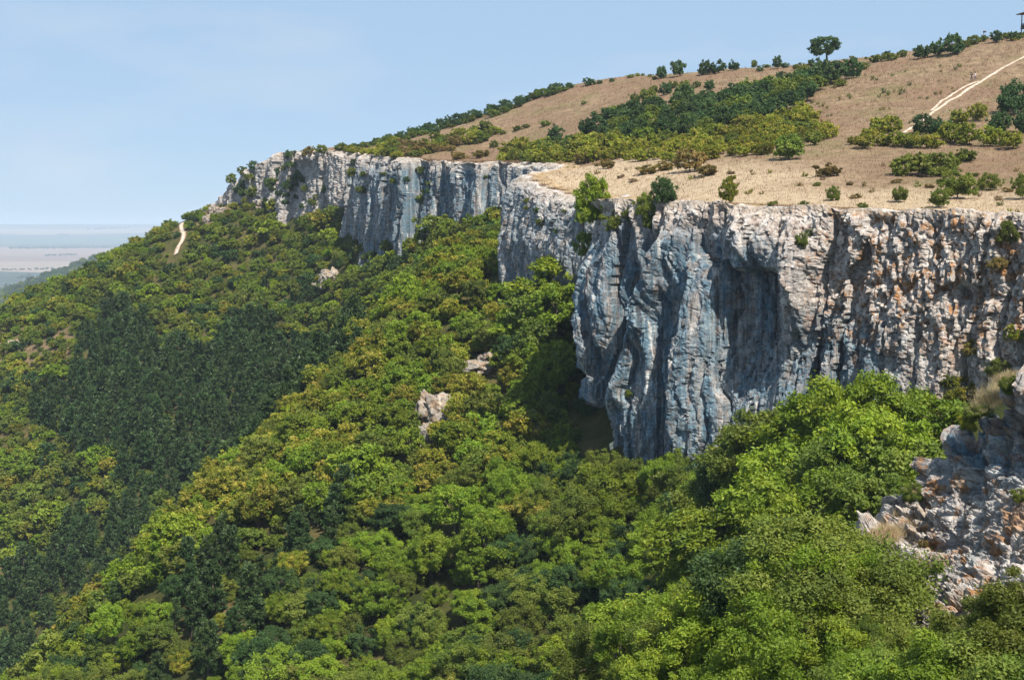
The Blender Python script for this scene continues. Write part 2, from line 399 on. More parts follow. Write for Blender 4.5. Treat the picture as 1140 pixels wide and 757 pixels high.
# --- plateau grid
px0, px1, py0, py1, ps = -130, 230, 100, 560, 1.25
gx, gy = np.meshgrid(np.arange(px0, px1, ps), np.arange(py0, py1, ps), indexing='ij')
rd, rzt = rim_dist(gx, gy)
zp = plat_f(gx, gy)
zp = rzt + (zp - rzt) * sstep(0, 14, rd)                      # meet the rim exactly
zp += fbm(np.stack([gx, gy, 0 * gx], -1) / 9, 4, 3) * .35 * sstep(2, 20, rd) + fbm(np.stack([gx, gy, 0 * gx], -1) / 38, 3, 9) * 1.0 * sstep(12, 50, rd)
ZP = zp
def plat_z(X, Y):
    i = np.clip((np.asarray(X, float) - px0) / ps, 0, gx.shape[0] - 1.001); j = np.clip((np.asarray(Y, float) - py0) / ps, 0, gx.shape[1] - 1.001)
    a, b = i.astype(int), j.astype(int); u, v = i - a, j - b
    return ZP[a, b] * (1 - u) * (1 - v) + ZP[a + 1, b] * u * (1 - v) + ZP[a, b + 1] * (1 - u) * v + ZP[a + 1, b + 1] * u * v
def rim_dist_grid(X, Y):
    i = np.clip(np.rint((np.asarray(X) - px0) / ps).astype(int), 0, gx.shape[0] - 1); j = np.clip(np.rint((np.asarray(Y) - py0) / ps).astype(int), 0, gx.shape[1] - 1)
    return rd[i, j]
vx, vy = proj(np.stack([gx, gy, zp], -1))
pale = sstep(0, 5, rd) * (1 - sstep(14, 34, rd + 7 * fbm(np.stack([gx, gy, 0 * gx], -1) / 15, 3, 2))) * sstep(150, 130, gx * 0 + np.abs(gy - 165) * 1.6)
fx, fy = (gx[:-1, :-1] + ps / 2), (gy[:-1, :-1] + ps / 2)
keep = (rd[:-1, :-1] > 2.6) & (rd[1:, 1:] > 2.6) & (rd[1:, :-1] > 2.6) & (rd[:-1, 1:] > 2.6)
me = mesh_np('hill', np.stack([gx, gy, zp], -1).reshape(-1, 3), grid_faces(*gx.shape, keep), vattrs={'pale': pale.ravel()})
hill = tag(obj('hill', me, HILL), kind='structure', label='dry grass hill and plateau above the limestone cliffs')

# --- slope grid
sx0, sx1, sy0, sy1, ss = -420, 64, 4, 780, 2.0
hx, hy = np.meshgrid(np.arange(sx0, sx1, ss), np.arange(sy0, sy1, ss), indexing='ij')
zs = slope_f(hx, hy)
edge = np.maximum(sstep(-225, -380, hx), sstep(560, 740, hy))
zs = zs * (1 - edge) + (-178) * edge
zs = np.maximum(zs, -180)
zs += fbm(np.stack([hx, hy, 0 * hx], -1) / 14, 4, 21) * 1.6 + fbm(np.stack([hx, hy, 0 * hx], -1) / 45, 3, 22) * 2.2 * sstep(120, 250, hy)
ZS = zs
def slope_z(X, Y):
    i = np.clip((np.asarray(X, float) - sx0) / ss, 0, hx.shape[0] - 1.001); j = np.clip((np.asarray(Y, float) - sy0) / ss, 0, hx.shape[1] - 1.001)
    a, b = i.astype(int), j.astype(int); u, v = i - a, j - b
    return ZS[a, b] * (1 - u) * (1 - v) + ZS[a + 1, b] * u * (1 - v) + ZS[a, b + 1] * (1 - u) * v + ZS[a + 1, b + 1] * u * v
rds, _zt = rim_dist(hx, hy)
qx, qy = proj(np.stack([hx, hy, zs], -1))
DRYPOLY = [(-40, 365), (60, 365), (100, 372), (95, 392), (60, 402), (20, 410), (-40, 410)]
dry = inpoly(qx, qy, DRYPOLY) & (hy > 300)
dry = dry | (inpoly(qx, qy, [(205, 225), (262, 205), (262, 228), (225, 262)]) & (hy > 380))
keep = (rds[:-1, :-1] < 4.5) & (rds[1:, 1:] < 4.5)
me = mesh_np('slope', np.stack([hx, hy, zs], -1).reshape(-1, 3), grid_faces(*hx.shape, keep), vattrs={'dry': dry.astype(float).ravel()})
slope = tag(obj('slope', me, SLOPE), kind='structure', label='steep wooded slope falling away below the limestone cliffs')

def hit(px, py, zf, y0=90, y1=600, st=.8):
    """first point where the sight line through a photo pixel meets a terrain"""
    px = np.atleast_1d(np.asarray(px, float)); py = np.atleast_1d(np.asarray(py, float))
    res = np.full((len(px), 3), np.nan); todo = np.ones(len(px), bool)
    for Y in np.arange(y0, y1, st):
        P = at(px, py, Y); below = todo & (P[:, 2] < zf(P[:, 0], P[:, 1]))
        res[below] = P[below]; todo &= ~below
        if not todo.any(): break
    return res
def plat_hit_f(X, Y): return np.where(rim_dist_grid(X, Y) > 1.0, plat_z(X, Y), -1e3)

# ------------------------------------------------------------------ cliff face: strip along the rim, displaced
def build_cliff():
    n = len(RS)
    tan = np.gradient(RP[:, :2], axis=0); tan /= np.linalg.norm(tan, axis=1)[:, None]
    nor = np.stack([-tan[:, 1], tan[:, 0]], 1)                 # walking away from the camera the valley is on the left
    k = np.exp(-(np.linspace(-2, 2, 21)) ** 2); k /= k.sum()
    npad = np.pad(nor, ((10, 10), (0, 0)), mode='edge')
    nor = np.stack([np.convolve(npad[:, c], k, 'valid') for c in range(2)], 1); nor /= np.linalg.norm(nor, axis=1)[:, None]
    nc, nf = 16, 190
    s3 = np.stack([RS, 0 * RS, 0 * RS], 1)
    far = sstep(190, 300, RP[:, 1])
    zt = RP[:, 2] + fbm(s3 / 5, 4, 31) * .9 + fbm(s3 / 1.3, 3, 32) * .35
    zb = RP[:, 3] - 7
    capd = np.linspace(6, .2, nc)
    V = np.zeros((n, nc + nf, 3)); cap = np.zeros((n, nc + nf)); vfrac = np.zeros((n, nc + nf))
    for j, d in enumerate(capd):
        x = RP[:, 0] - nor[:, 0] * d; y = RP[:, 1] - nor[:, 1] * d
        wob = fbm(np.stack([x, y, 0 * x], 1) / 2.2, 4, 33)
        zz = RP[:, 2] + (plat_z(x, y) - RP[:, 2]) * sstep(0, 4, d) + .12 + wob * .35 - sstep(3.2, 6, d) * .7
        zz = zz + (zt - RP[:, 2]) * gauss(d, 1.3)
        V[:, j] = np.stack([x, y, zz], 1); cap[:, j] = sstep(.5, 2.2, d + fbm(np.stack([x, y, 0 * x], 1) / 1.7, 3, 34) * 1.6)
    t = np.linspace(0, 1, nf)[None, :]
    Z = zt[:, None] + (zb - zt)[:, None] * t
    Xb = RP[:, 0][:, None] + 0 * t; Yb = RP[:, 1][:, None] + 0 * t
    B = np.stack([Xb, Yb, Z], -1)
    bx, by = proj(B)                                           # where each spot of the face lies, to place known features
    h = (zt - RP[:, 3])[:, None]
    v = np.clip((zt[:, None] - Z) / np.maximum(h, 4), 0, 1.3)
    s2 = RS[:, None] + 0 * t
    near = (1 - far)[:, None]
    F = np.stack([s2, 0 * s2, Z], -1)
    crag = np.clip(sstep(830, 930, bx) * sstep(.95, .45, v) + sstep(.16, .02, v) * .9 + .22, 0, 1.1) * (by > -1e5)
    crag = np.where(Yb > 186, .30 + .3 * sstep(.2, .0, v) + .45 * sstep(360, 405, Yb), crag)
    warp = np.stack([s2 + 2.5 * fbm(B / 9, 3, 40), 0 * s2, Z], -1)
    flute = fbm(warp / np.array([4.2, 1, 26.0]), 4, 41, True) * .9 + fbm(warp / np.array([11.0, 1, 40.0]), 3, 42) * 2.0
    block = fbm(B / 5.2, 3, 43, True) * 1.5 + fbm(B / np.array([2.1, 2.1, 1.5]), 4, 44, True) * .62
    grit = fbm(B / .8, 4, 45) * .26
    strata = fbm(np.stack([s2 / 14, 0 * s2, Z / 1.6], -1), 4, 46) * .35
    wB = B + np.stack([fbm(B / 1.6, 3, 52), fbm(B / 1.6, 3, 53), fbm(B / 1.6, 3, 54)], -1) * .16
    wide = 1 + 1.0 * far[:, None]
    fac1 = facets(wB / np.array([2.8, 2.8, 6.0]), 1, 1.0, .7); fac2 = facets(wB / np.array([1.0, 1.0, 1.7]), 2, 1.2, .8); fac3 = facets(wB / np.array([.5, .5, .8]), 3, 1.2, .6)
    slab = facets(np.stack([warp[..., 0] / (3.4 * wide), 0 * s2 + .5, Z / 30.0 + warp[..., 0] * .003], -1), 4, 1.5, .55)
    slab2 = facets(np.stack([(warp[..., 0] + .6 * fbm(B / 3, 3, 55)) / 1.3, 0 * s2 + .5, Z / 9.0], -1), 5, 1.2, .5)
    Dp = flute * .7 * (1.1 - .4 * crag) + slab * (1.25 - .5 * crag) + slab2 * .38 + block * .12 * crag + grit * (.35 + .5 * crag) + strata * (.08 + .12 * crag) * (1 - .75 * far[:, None])
    Dp = Dp + crag * (fac1 * .42 + fac2 * .27 + fac3 * .20) + (1 - np.clip(crag, 0, 1)) * (fac2 * .10 + fac3 * .06) + fbm(B / np.array([2.0, 2.0, 11.0]), 4, 47) * .35
    # --- known shapes of the near wall
    def g(cx, cy, sx, sy): return np.exp(-np.abs((bx - cx) / sx) ** 2.6 - np.abs((by - cy) / sy) ** 2.6) * (Yb < 186)
    def line(x0, y0, x1, y1, w):
        tt = (by - y0) / (y1 - y0); xx = x0 + (x1 - x0) * tt
        return np.exp(-((bx - xx) / w) ** 2) * sstep(-.08, .06, tt) * sstep(1.08, .92, tt) * (Yb < 186)
    Dp += -3.4 * np.exp(-np.abs((bx - 846) / 30) ** 3) * sstep(296, 306, by) * sstep(470, 380, by) * (Yb < 186)      # alcove under the hanging block
    Dp += 2.0 * g(846, 270, 26, 26)
    Dp += 2.3 * g(888, 305, 20, 52) - 1.4 * g(893, 400, 16, 30)
    Dp += 1.6 * g(790, 400, 34, 120)
    Dp += -1.5 * line(912, 300, 905, 460, 7)
    Dp += 2.1 * line(752, 262, 690, 450, 11) - 2.0 * line(735, 262, 672, 420, 12)
    Dp += -2.3 * line(756, 330, 742, 520, 15)
    Dp += .9 * g(668, 370, 30, 80) + .9 * g(712, 470, 30, 60) - 2.0 * sstep(700, 655, bx) * (Yb < 182)
    under = sstep(-4, 10, by - (372 + (bx - 640) * 2.2)) * sstep(712, 690, bx) * (Yb < 186)
    Dp += -4.6 * under
    Dp += -1.5 * np.exp(-((bx - 725) / 9) ** 2) * sstep(.35, .0, v) * (Yb < 186) - 1.2 * g(660, 255, 14, 30)
    Dp += -1.2 * g(1080, 330, 16, 10) - 1.0 * g(1075, 325, 9, 14) - 1.3 * g(980, 250, 12, 12) - 1.0 * g(965, 285, 8, 18)
    # --- second buttress and the far wall
    Dp += (Yb > 195) * (Yb < 240) * (1.3 * np.exp(-((v - .5) / .4) ** 2))
    Dp += far[:, None] * (fbm(warp / np.array([7.0, 1, 60.0]), 3, 51, True) * 1.0 + facets(np.stack([s2 / 9.0, 0 * s2 + .5, Z / 60.0], -1), 6, 2.2, .3) * 1.7)
    Dp += -3.0 * np.exp(-((bx - 340) / 9) ** 2) * sstep(176, 186, by) * (Yb > 380) - 2.0 * np.exp(-((bx - 398) / 8) ** 2) * (Yb > 340) * (Yb < 385)
    lean = 0.05 * (zt[:, None] - Z) * near + .06 * (zt[:, None] - Z) * far[:, None]
    tp = sstep(0, .05, v)
    Dp = Dp * (.25 + .75 * tp) + lean + (1 - np.exp(-v * 26)) * .5
    # taper the strip where the cliff dies out
    Dp = Dp * (.35 + .65 * sstep(0, 14, RP[:, 1][:, None] * 0 + h))
    V[:, nc:, 0] = Xb + nor[:, 0][:, None] * Dp; V[:, nc:, 1] = Yb + nor[:, 1][:, None] * Dp
    V[:, nc:, 2] = Z + fbm(B / 1.9 + 50, 3, 48) * .2 * crag
    # rock colours: streaks and lichen, plus blue wall shade painted in
    st = np.zeros((n, nc + nf)); li = np.zeros((n, nc + nf))
    nn = fbm(B / 6, 4, 61)
    st_near = np.clip(sstep(.05, .22, v + .12 * nn) * np.maximum(sstep(910, 840, bx + 30 * nn), sstep(.42, .66, v + .18 * nn) * sstep(1060, 960, bx)), 0, 1)
    st_far = np.clip(.3 + 1.0 * sstep(.04, .22, v + .2 * nn), 0, 1) * (.25 + .75 * sstep(400, 335, Yb + 40 * nn)) * np.where(Yb < 262, .75, 1.0)
    st[:, nc:] = np.where(Yb < 190, st_near, st_far)
    li[:, nc:] = np.where(Yb < 190, sstep(860, 1000, bx) * sstep(.85, .4, v) * 1.0 + .25, .25)
    cf = np.clip(sstep(.05, .0, v + .05 * nn) * .35, 0, 1); cap[:, nc:] = cf
    N = nc + nf
    return mesh_np('cliff', V.reshape(-1, 3), grid_faces(n, N)[:, ::-1], vattrs={'cap': cap.ravel(), 'stain_shade': st.ravel(), 'lichen': li.ravel()}, smooth=False), V
cliff_me, CLV = build_cliff()
cliff = tag(obj('cliff', cliff_me, ROCK), kind='structure', label='long grey limestone cliff with blue and orange streaks')

# ------------------------------------------------------------------ near rock rib at the lower right
def build_outcrop():
    crest = pts([(1330, 340, 62), (1215, 402, 68), (1150, 446, 72), (1105, 474, 75), (1064, 508, 78), (1042, 540, 79), (1004, 588, 78), (964, 628, 76), (925, 668, 74)])
    mid = pts([(1420, 460, 56), (1290, 500, 62), (1205, 530, 66), (1132, 548, 68), (1084, 582, 70), (1042, 622, 71), (1004, 652, 70), (955, 668, 71), (915, 700, 70)])
    foot = pts([(1480, 620, 48), (1360, 640, 53), (1250, 655, 56), (1150, 675, 58), (1084, 700, 60), (1024, 722, 62), (984, 735, 64), (935, 735, 67), (895, 745, 68)])
    C, M, Fo = (np.array(a) for a in (crest, mid, foot))
    rows = [C + np.array([2.5, 5.5, -11]), C + np.array([1.4, 2.6, -3.5]), C, M, Fo, Fo + np.array([-1.5, -4.5, -6])]
    R = np.array(rows)                                          # rows x pts x 3
    nu, nv = 460, 480
    u = np.linspace(0, R.shape[1] - 1, nu); w = np.r_[np.linspace(0, 2, 90, endpoint=False), np.linspace(2, 5, nv - 90)]
    A = np.stack([[np.interp(u, np.arange(R.shape[1]), R[r, :, c]) for c in range(3)] for r in range(6)])     # 6,3,nu
    G = np.zeros((nu, nv, 3))
    for c in range(3):
        for i in range(nu): G[i, :, c] = np.interp(w, np.arange(6), A[:, c, i])
    for ax, kk in ((0, 23), (1, 13)):
        k = np.hanning(kk); k /= k.sum()
        G = np.apply_along_axis(lambda a: np.convolve(np.pad(a, kk // 2, mode='edge'), k, 'valid'), ax, G)
    du, dv = np.gradient(G, axis=0), np.gradient(G, axis=1)
    N = np.cross(du, dv); N /= np.linalg.norm(N, axis=-1, keepdims=True) + 1e-9
    N *= np.sign((N * np.array([-.5, -.6, .6])).sum(-1, keepdims=True) + 1e-6)
    q = G @ np.array([[.8, .3, 0], [-.3, .8, 0], [.5, 0, 1]]).T
    wq = q + np.stack([fbm(G / .9, 3, 77), fbm(G / .9, 3, 78), fbm(G / .9, 3, 79)], -1) * .14
    Dp = facets(wq / np.array([1.5, 2.6, 2.2]), 7, 1.1, .5) * .34 + facets(wq / np.array([.40, 1.5, .9]), 8, 1.4, .8) * .17 + facets(wq / np.array([.17, .6, .35]), 9, 1.4, .7) * .075
    Dp = Dp + fbm(q / np.array([1.6, 3.0, 2.6]), 4, 71, True) * .6 + fbm(G / 4.5, 3, 72) * 1.3 + fbm(q / np.array([.35, 1.6, .8]), 4, 73, True) * .10 + fbm(G / .2, 3, 74) * .07
    top = np.exp(-((w - 2) / .35) ** 2)[None, :]
    Dp += top * (fbm(G / np.array([1.8, 1.8, 9]), 3, 75, True) * 1.5 + facets(G / np.array([1.6, 1.6, 3.5]), 10, 1.3, .6) * .7)
    bx, by = proj(G)
    Dp += -1.5 * np.exp(-((bx - 1092) / 9) ** 2 - ((by - 500) / 40) ** 2) - 1.4 * np.exp(-((bx - 1122) / 8) ** 2 - ((by - 490) / 40) ** 2) - 1.0 * np.exp(-((bx - 1066) / 7) ** 2 - ((by - 530) / 30) ** 2)
    G2 = G + N * Dp[..., None]
    li = np.clip(np.exp(-((bx - 1085) / 42) ** 2 - ((by - 615) / 65) ** 2) * 1.5 + np.exp(-((bx - 1042) / 28) ** 2 - ((by - 570) / 34) ** 2) * 1.3 + .5, 0, 1)
    st = np.clip(np.exp(-((bx - 1105) / 62) ** 2 - ((by - 480) / 58) ** 2) * .8 * 1.6 + .35 * np.clip(fbm(G / 2.5, 3, 66) + .4, 0, 1), 0, 1)  # blue patch below the crest is painted shade; the noise adds patchy stains
    cap = sstep(.1, .5, fbm(G / 3, 3, 76) + .15) * np.clip(.7 * np.exp(-((bx - 1005) / 40) ** 2 - ((by - 590) / 55) ** 2) + .32, 0, 1)
    return mesh_np('rock_rib', G2.reshape(-1, 3), grid_faces(nu, nv)[:, ::-1], vattrs={'cap': cap.ravel(), 'stain_shade': st.ravel(), 'lichen': li.ravel()}, smooth=False), G2
rib_me, RIBV = build_outcrop()
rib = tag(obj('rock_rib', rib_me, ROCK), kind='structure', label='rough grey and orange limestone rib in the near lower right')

# ------------------------------------------------------------------ distant hill and plain
def plain_z(x, y):
    r = np.hypot(x, y)
    z = -182 + 178 * sstep(9000, 27000, r) + 55 * fbm(np.stack([x, y, 0 * x], -1) / 5200, 3, 81) * sstep(2500, 9000, r) * sstep(45000, 25000, r)
    z += 26 * np.exp(-((r - 21000) / 2500) ** 2) * (.5 + fbm(np.stack([x, y, 0 * x], -1) / 6000, 2, 82))
    return z
ra = np.r_[np.linspace(300, 3000, 50), np.geomspace(3000, 45000, 260)[1:]]
an = np.radians(np.linspace(-75, 75, 260))
RR, AA = np.meshgrid(ra, an, indexing='ij')
pxx, pyy = RR * np.sin(AA), RR * np.cos(AA)
pzz = plain_z(pxx, pyy)
_fx, _fy = proj(np.stack([pxx, pyy, pzz], -1))
FIELD = np.clip((_fy - 246 + 5 * fbm(np.stack([pxx, pyy * .4, 0 * pxx], -1) / 1500, 3, 88) * sstep(250, 290, _fy) + .035 * np.abs(_fx - 60) * .5) / 100, 0, 1)
def plain_mat():
    t = NT('farmland'); p = t.pos((.00085, .00042, 0))
    wob = t.noise(t.pos((.0006, .0006, 0)), 1.0, 3)
    pv = t.n.new('ShaderNodeVectorMath'); pv.operation = 'ADD'; t.l.new(p, pv.inputs[0])
    cmb = t.n.new('ShaderNodeCombineXYZ'); t.l.new(wob, cmb.inputs[0]); t.l.new(t.math('MULTIPLY', wob, .8), cmb.inputs[1]); t.l.new(cmb.outputs[0], pv.inputs[1])
    v = t.n.new('ShaderNodeTexVoronoi'); v.inputs['Scale'].default_value = 1.0; v.inputs['Randomness'].default_value = .8; t.l.new(pv.outputs[0], v.inputs['Vector'])
    sep = t.n.new('ShaderNodeSeparateColor'); t.l.new(v.outputs['Color'], sep.inputs[0])
    r = t.n.new('ShaderNodeValToRGB'); t.l.new(sep.outputs[0], r.inputs[0]); r.color_ramp.interpolation = 'CONSTANT'; e = r.color_ramp.elements
    t.put(r.inputs[0], t.attr('field'))
    cs = [(0, (0.072, 0.072, 0.075)), (.09, (0.245, 0.180, 0.150)), (.15, (0.043, 0.072, 0.075)), (.20, (0.050, 0.094, 0.075)), (.285, (0.022, 0.036, 0.030)), (.315, (0.216, 0.151, 0.128)), (.39, (0.173, 0.115, 0.098)), (.46, (0.238, 0.180, 0.143)), (.57, (0.022, 0.043, 0.045)), (.66, (0.043, 0.065, 0.068)), (.78, (0.259, 0.209, 0.128)), (.86, (0.029, 0.050, 0.045))]
    while len(e) < len(cs): e.new(.5)
    for i, (q, c) in enumerate(cs): e[i].position = q; e[i].color = (*c, 1)
    f = t.noise(t.pos((.004, .004, 0)), 1.0, 5, .6)
    c = t.mix(t.ramp(f, [(.35, .35), (.6, 0.)]), r.outputs[0], (.2, .17, .1))
    wood = t.ramp(t.noise(t.pos((.0009, .0009, 0)), 1.0, 5, .6), [(.60, 0.), (.64, 1.)])
    c = t.mix(t.math('MULTIPLY', wood, .5), c, (.05, .075, .045))
    return t.done(c, .95, .05)
plain = tag(obj('plain', mesh_np('plain', np.stack([pxx, pyy, pzz], -1).reshape(-1, 3), grid_faces(*RR.shape)[:, ::-1], vattrs={'field': FIELD.ravel()}), plain_mat()), kind='structure', label='hazy patchwork of farm fields on the plain')

RIDGE = np.array([(-380, 1800, 0), (-405, 1600, -20), (-421, 1450, -36), (-436, 1300, -56), (-455, 1150, -80), (-480, 980, -110), (-520, 820, -150), (-560, 700, -180)], float)
RIDGE[:, 2] -= 2; RIDGE *= np.array([1.9, 1.9, 1.9]); RIDGE = np.vstack([RIDGE, [-1200, 1240, -190]])
dx, dy = np.meshgrid(np.arange(-1700, -100, 22.0), np.arange(1150, 4300, 22.0), indexing='ij')
rx = np.interp(dy, RIDGE[::-1, 1], RIDGE[::-1, 0]); rz = np.interp(dy, RIDGE[::-1, 1], RIDGE[::-1, 2])
off = dx - rx
DZ = -185 + (rz + 185) * np.where(off < 0, np.exp(-(off / 175) ** 2), np.exp(-(off / 700) ** 2)) * sstep(4300, 3500, dy)
DZ += fbm(np.stack([dx, dy, 0 * dx], -1) / 120, 4, 83) * 9 * sstep(-180, -120, DZ)
t_ = NT('far_scrub_ground'); FSG = t_.done(t_.ramp(t_.noise(t_.pos(), .02, 5), [(.35, (.035, .055, .02)), (.65, (.09, .10, .04))]), .95, .05)
dh = tag(obj('distant_hill', mesh_np('distant_hill', np.stack([dx, dy, DZ], -1).reshape(-1, 3), grid_faces(*dx.shape)[:, ::-1]), FSG), kind='structure', label='blue wooded spur beyond the near slope')

# ------------------------------------------------------------------ plant shapes
def leaves(C, R, n, size, rng, aspect=1.7, up=.40, jit=1.05, shell=.12, squash=1.0):
    """n small leaf blades spread through clumps at C with radii R"""
    wgt = R ** 2; k = rng.choice(len(C), n, p=wgt / wgt.sum())
    d = rng.normal(size=(n, 3)); d /= np.linalg.norm(d, axis=1)[:, None]
    r = R[k] * (shell + (1 - shell) * rng.random(n) ** .6) * (1 + .26 * rng.normal(size=n))
    P = C[k] + d * r[:, None] * np.array([1, 1, squash])
    N = d * .75 + np.array([0, 0, up]) + rng.normal(size=(n, 3)) * jit * .6; N /= np.linalg.norm(N, axis=1)[:, None]
    T = np.cross(N, rng.normal(size=(n, 3))); T /= np.linalg.norm(T, axis=1)[:, None] + 1e-9
    B = np.cross(N, T)
    s = size * rng.uniform(.55, 1.45, n)
    a = (T * (s * .5 * aspect)[:, None]); b = B * (s * .42)[:, None]; sag = N * (-s * .12)[:, None]
    V = np.stack([P - a + sag, P + b, P + a + sag, P - b], 1).reshape(-1, 3)
    F = np.arange(4 * n).reshape(n, 4)
    ct = rng.random(len(C)); tint = np.clip(.55 * ct[k] + .45 * rng.random(n), 0, 1)
    return V, F, tint, k
def wood(C, base_h, H, rng, r0, lean=.15, nl=9):
    m = MB(); top = Vector((rng.normal() * lean * H * .3, rng.normal() * lean * H * .3, H * .72))
    pth = [Vector((0, 0, -.6)), Vector((top.x * .15, top.y * .15, base_h)), Vector((top.x * .55 + .1, top.y * .5, H * .45)), top]
    m.tube(pth, [r0 * 1.25, r0, r0 * .62, r0 * .25], 7)
    for c in C[rng.permutation(len(C))[:nl]]:
        s = rng.uniform(.2, .75); st = pth[1].lerp(pth[3], s); e = Vector(c)
        mid = st.lerp(e, .5) + Vector((0, 0, .12 * H * rng.uniform(-.2, .6)))
        m.tube([st, mid, e], [r0 * .42, r0 * .26, r0 * .07], 5)
    return m.mesh('trunk')
def tree_parts(seed, H, Rw, lod, form):
    """crown mesh data and trunk mesh for a broadleaf plant of height H, radius Rw; form 'tree' or 'bush'"""
    rng = np.random.default_rng(seed)
    n, size = lod
    nc = 120 if form == 'tree' else 90
    cz = (.57 if form == 'tree' else .42) * H; hz = (.43 if form == 'tree' else .52) * H
    C = []
    lump = rng.normal(size=(7, 3)); lump[:, 2] = np.abs(lump[:, 2]) * .9; lump /= np.linalg.norm(lump, axis=1)[:, None]
    while len(C) < nc:
        d = rng.normal(size=3); d /= np.linalg.norm(d)
        if d[2] < -.75: continue
        q = .60 + .58 * max(0, (lump @ d).max() - .40) / .60 + rng.normal() * .13
        r = q * rng.uniform(.45, 1) ** .45
        C.append((d[0] * Rw * r * .86, d[1] * Rw * r * .86, cz + d[2] * hz * r * .88))
    C = np.array(C); R = rng.uniform(.08, .25, nc) * Rw
    sp = rng.random(nc) < .22                                   # single shoots that leave the outline ragged
    C[sp] = (C[sp] - [0, 0, cz]) * rng.uniform(1.05, 1.32, sp.sum())[:, None] + [0, 0, cz]; R[sp] *= .55 * (.95 if form == 'tree' else 1.05)
    V, F, t, k = leaves(C, R, n, size, rng, squash=.8)
    return (V, F, t), wood(C, .22 * H if form == 'tree' else .08 * H, H, rng, (.030 if form == 'tree' else .02) * H)
def pine_parts(seed, H, Rw, lod):
    rng = np.random.default_rng(seed); n, size = lod
    m = MB(); lean = rng.normal(size=2) * .02 * H
    m.tube([(0, 0, -.6), (lean[0] * .4, lean[1] * .4, H * .5), (lean[0], lean[1], H * .98)], [.022 * H, .014 * H, .003 * H], 6)
    C, Dn = [], []
    lev = int(H / .62)
    for i in range(lev):
        z = H * (.12 + .86 * i / lev); u = (z / H - .12) / .88
        L = Rw * (1 - u) ** .72 * rng.uniform(.8, 1.12) + .12
        for b in range(rng.integers(4, 7)):
            a = rng.uniform(0, 2 * math.pi); rise = rng.uniform(.0, .35) + .35 * u
            l = L * rng.uniform(.65, 1.1); dr = np.array([math.cos(a), math.sin(a), rise])
            if l > .7: m.tube([(0, 0, z), tuple(dr * l * .6 + [0, 0, z]), tuple(dr * l + [0, 0, z + .12 * l])], [.012 * H * .35, .006 * H * .3, .01], 4)
            for s in np.linspace(.35, 1, max(2, int(l / .42))):
                C.append(dr * l * s + np.array([0, 0, z + .1 * s * l])); Dn.append(dr + [0, 0, .45])
    C = np.array(C); Dn = np.array(Dn); Dn /= np.linalg.norm(Dn, axis=1)[:, None]
    k = rng.integers(0, len(C), n)
    A = Dn[k] * .7 + rng.normal(size=(n, 3)) * .55; A /= np.linalg.norm(A, axis=1)[:, None]
    P = C[k] + rng.normal(size=(n, 3)) * .10 + A * size * .35
    B = np.cross(A, rng.normal(size=(n, 3))); B /= np.linalg.norm(B, axis=1)[:, None]
    s = size * rng.uniform(.7, 1.3, n)[:, None]
    V = np.stack([P - A * s * .6, P + B * s * .17, P + A * s * .6, P - B * s * .17], 1).reshape(-1, 3)
    t = np.clip(.5 * rng.random(len(C))[k] + .35 * rng.random(n) + .15 * (P[:, 2] / H), 0, 1)
    return (V, np.arange(4 * n).reshape(n, 4), t), m.mesh('trunk')

def weed_parts(seed, H, Rw):
    rng = np.random.default_rng(seed); m = MB(); C = []
    for q in range(11):
        a = rng.uniform(0, 6.28); l = rng.uniform(.2, 1) * Rw; h = H * rng.uniform(.45, 1)
        e = np.array([math.cos(a) * l, math.sin(a) * l, h]); b = e * [.35, .35, 0]
        m.tube([tuple(b - [0, 0, .1]), tuple(b * .6 + e * .4), tuple(e)], [.014, .01, .004], 3)
        for u in np.linspace(.35, 1, 5): C.append(b * (1 - u) + e * u)
    C = np.array(C); V, F, t, k = leaves(C, rng.uniform(.05, .13, len(C)), 520, .075, rng, aspect=2.2)
    return (V, F, t), m.mesh('trunk')
LODS = [(60000, .078), (27000, .125), (7500, .235), (3200, .35)]      # leaves per crown and leaf size, by distance
def lod_of(Y): return 0 if Y < 88 else 1 if Y < 172 else 2 if Y < 262 else 3
TPL = {}
def template(form, tone, lod, shape):
    """(crown mesh, trunk mesh, joined object for the mass scatter); made once, unit height"""
    key = (form, tone, lod, shape)
    if key in TPL: return TPL[key]
    raw = ('raw', form, lod, shape)
    if raw not in TPL:
        H, Rw = {'tree': (6.0, 3.1), 'bush': (3.2, 2.25), 'pine': (7.5, 1.9), 'weed': (1.2, .7)}[form]
        if form == 'weed': c, w = weed_parts(700 + shape, H, Rw)
        elif form == 'pine': c, w = pine_parts(900 + shape * 7 + lod, H, Rw * (1, .85, 1.15)[shape % 3], [(9000, .3), (6000, .38), (3000, .5), (1700, .62)][lod])
        else:
            n, s = LODS[lod]
            if form == 'bush': n, s = int(n * .62), s * .86
            c, w = tree_parts(100 + shape * 13 + (50 if form == 'bush' else 0), H, Rw * (1, .88, 1.1)[shape % 3], (n, s), form)
        TPL[raw] = (c, w, H)
    if False: pass
    (V, F, t), wme, H = TPL[raw]
    if len(wme.materials) == 0: wme.materials.append(BARK)
    cme = mesh_np('crown', V, F, attrs={'tint': t}, smooth=False); cme.materials.append(LEAF[tone])
    TPL[key] = (cme, wme, H)
    return TPL[key]
JOIN = {}
def joined(form, tone, lod, shape):
    key = (form, tone, lod, shape)
    if key in JOIN: return JOIN[key]
    cme, wme, H = template(*key)
    (V, F, t), _w, _H = TPL[('raw', form, lod, shape)]
    o = D.objects.new('plant_' + '_'.join(map(str, key)), cme)
    JOIN[key] = o
    return o

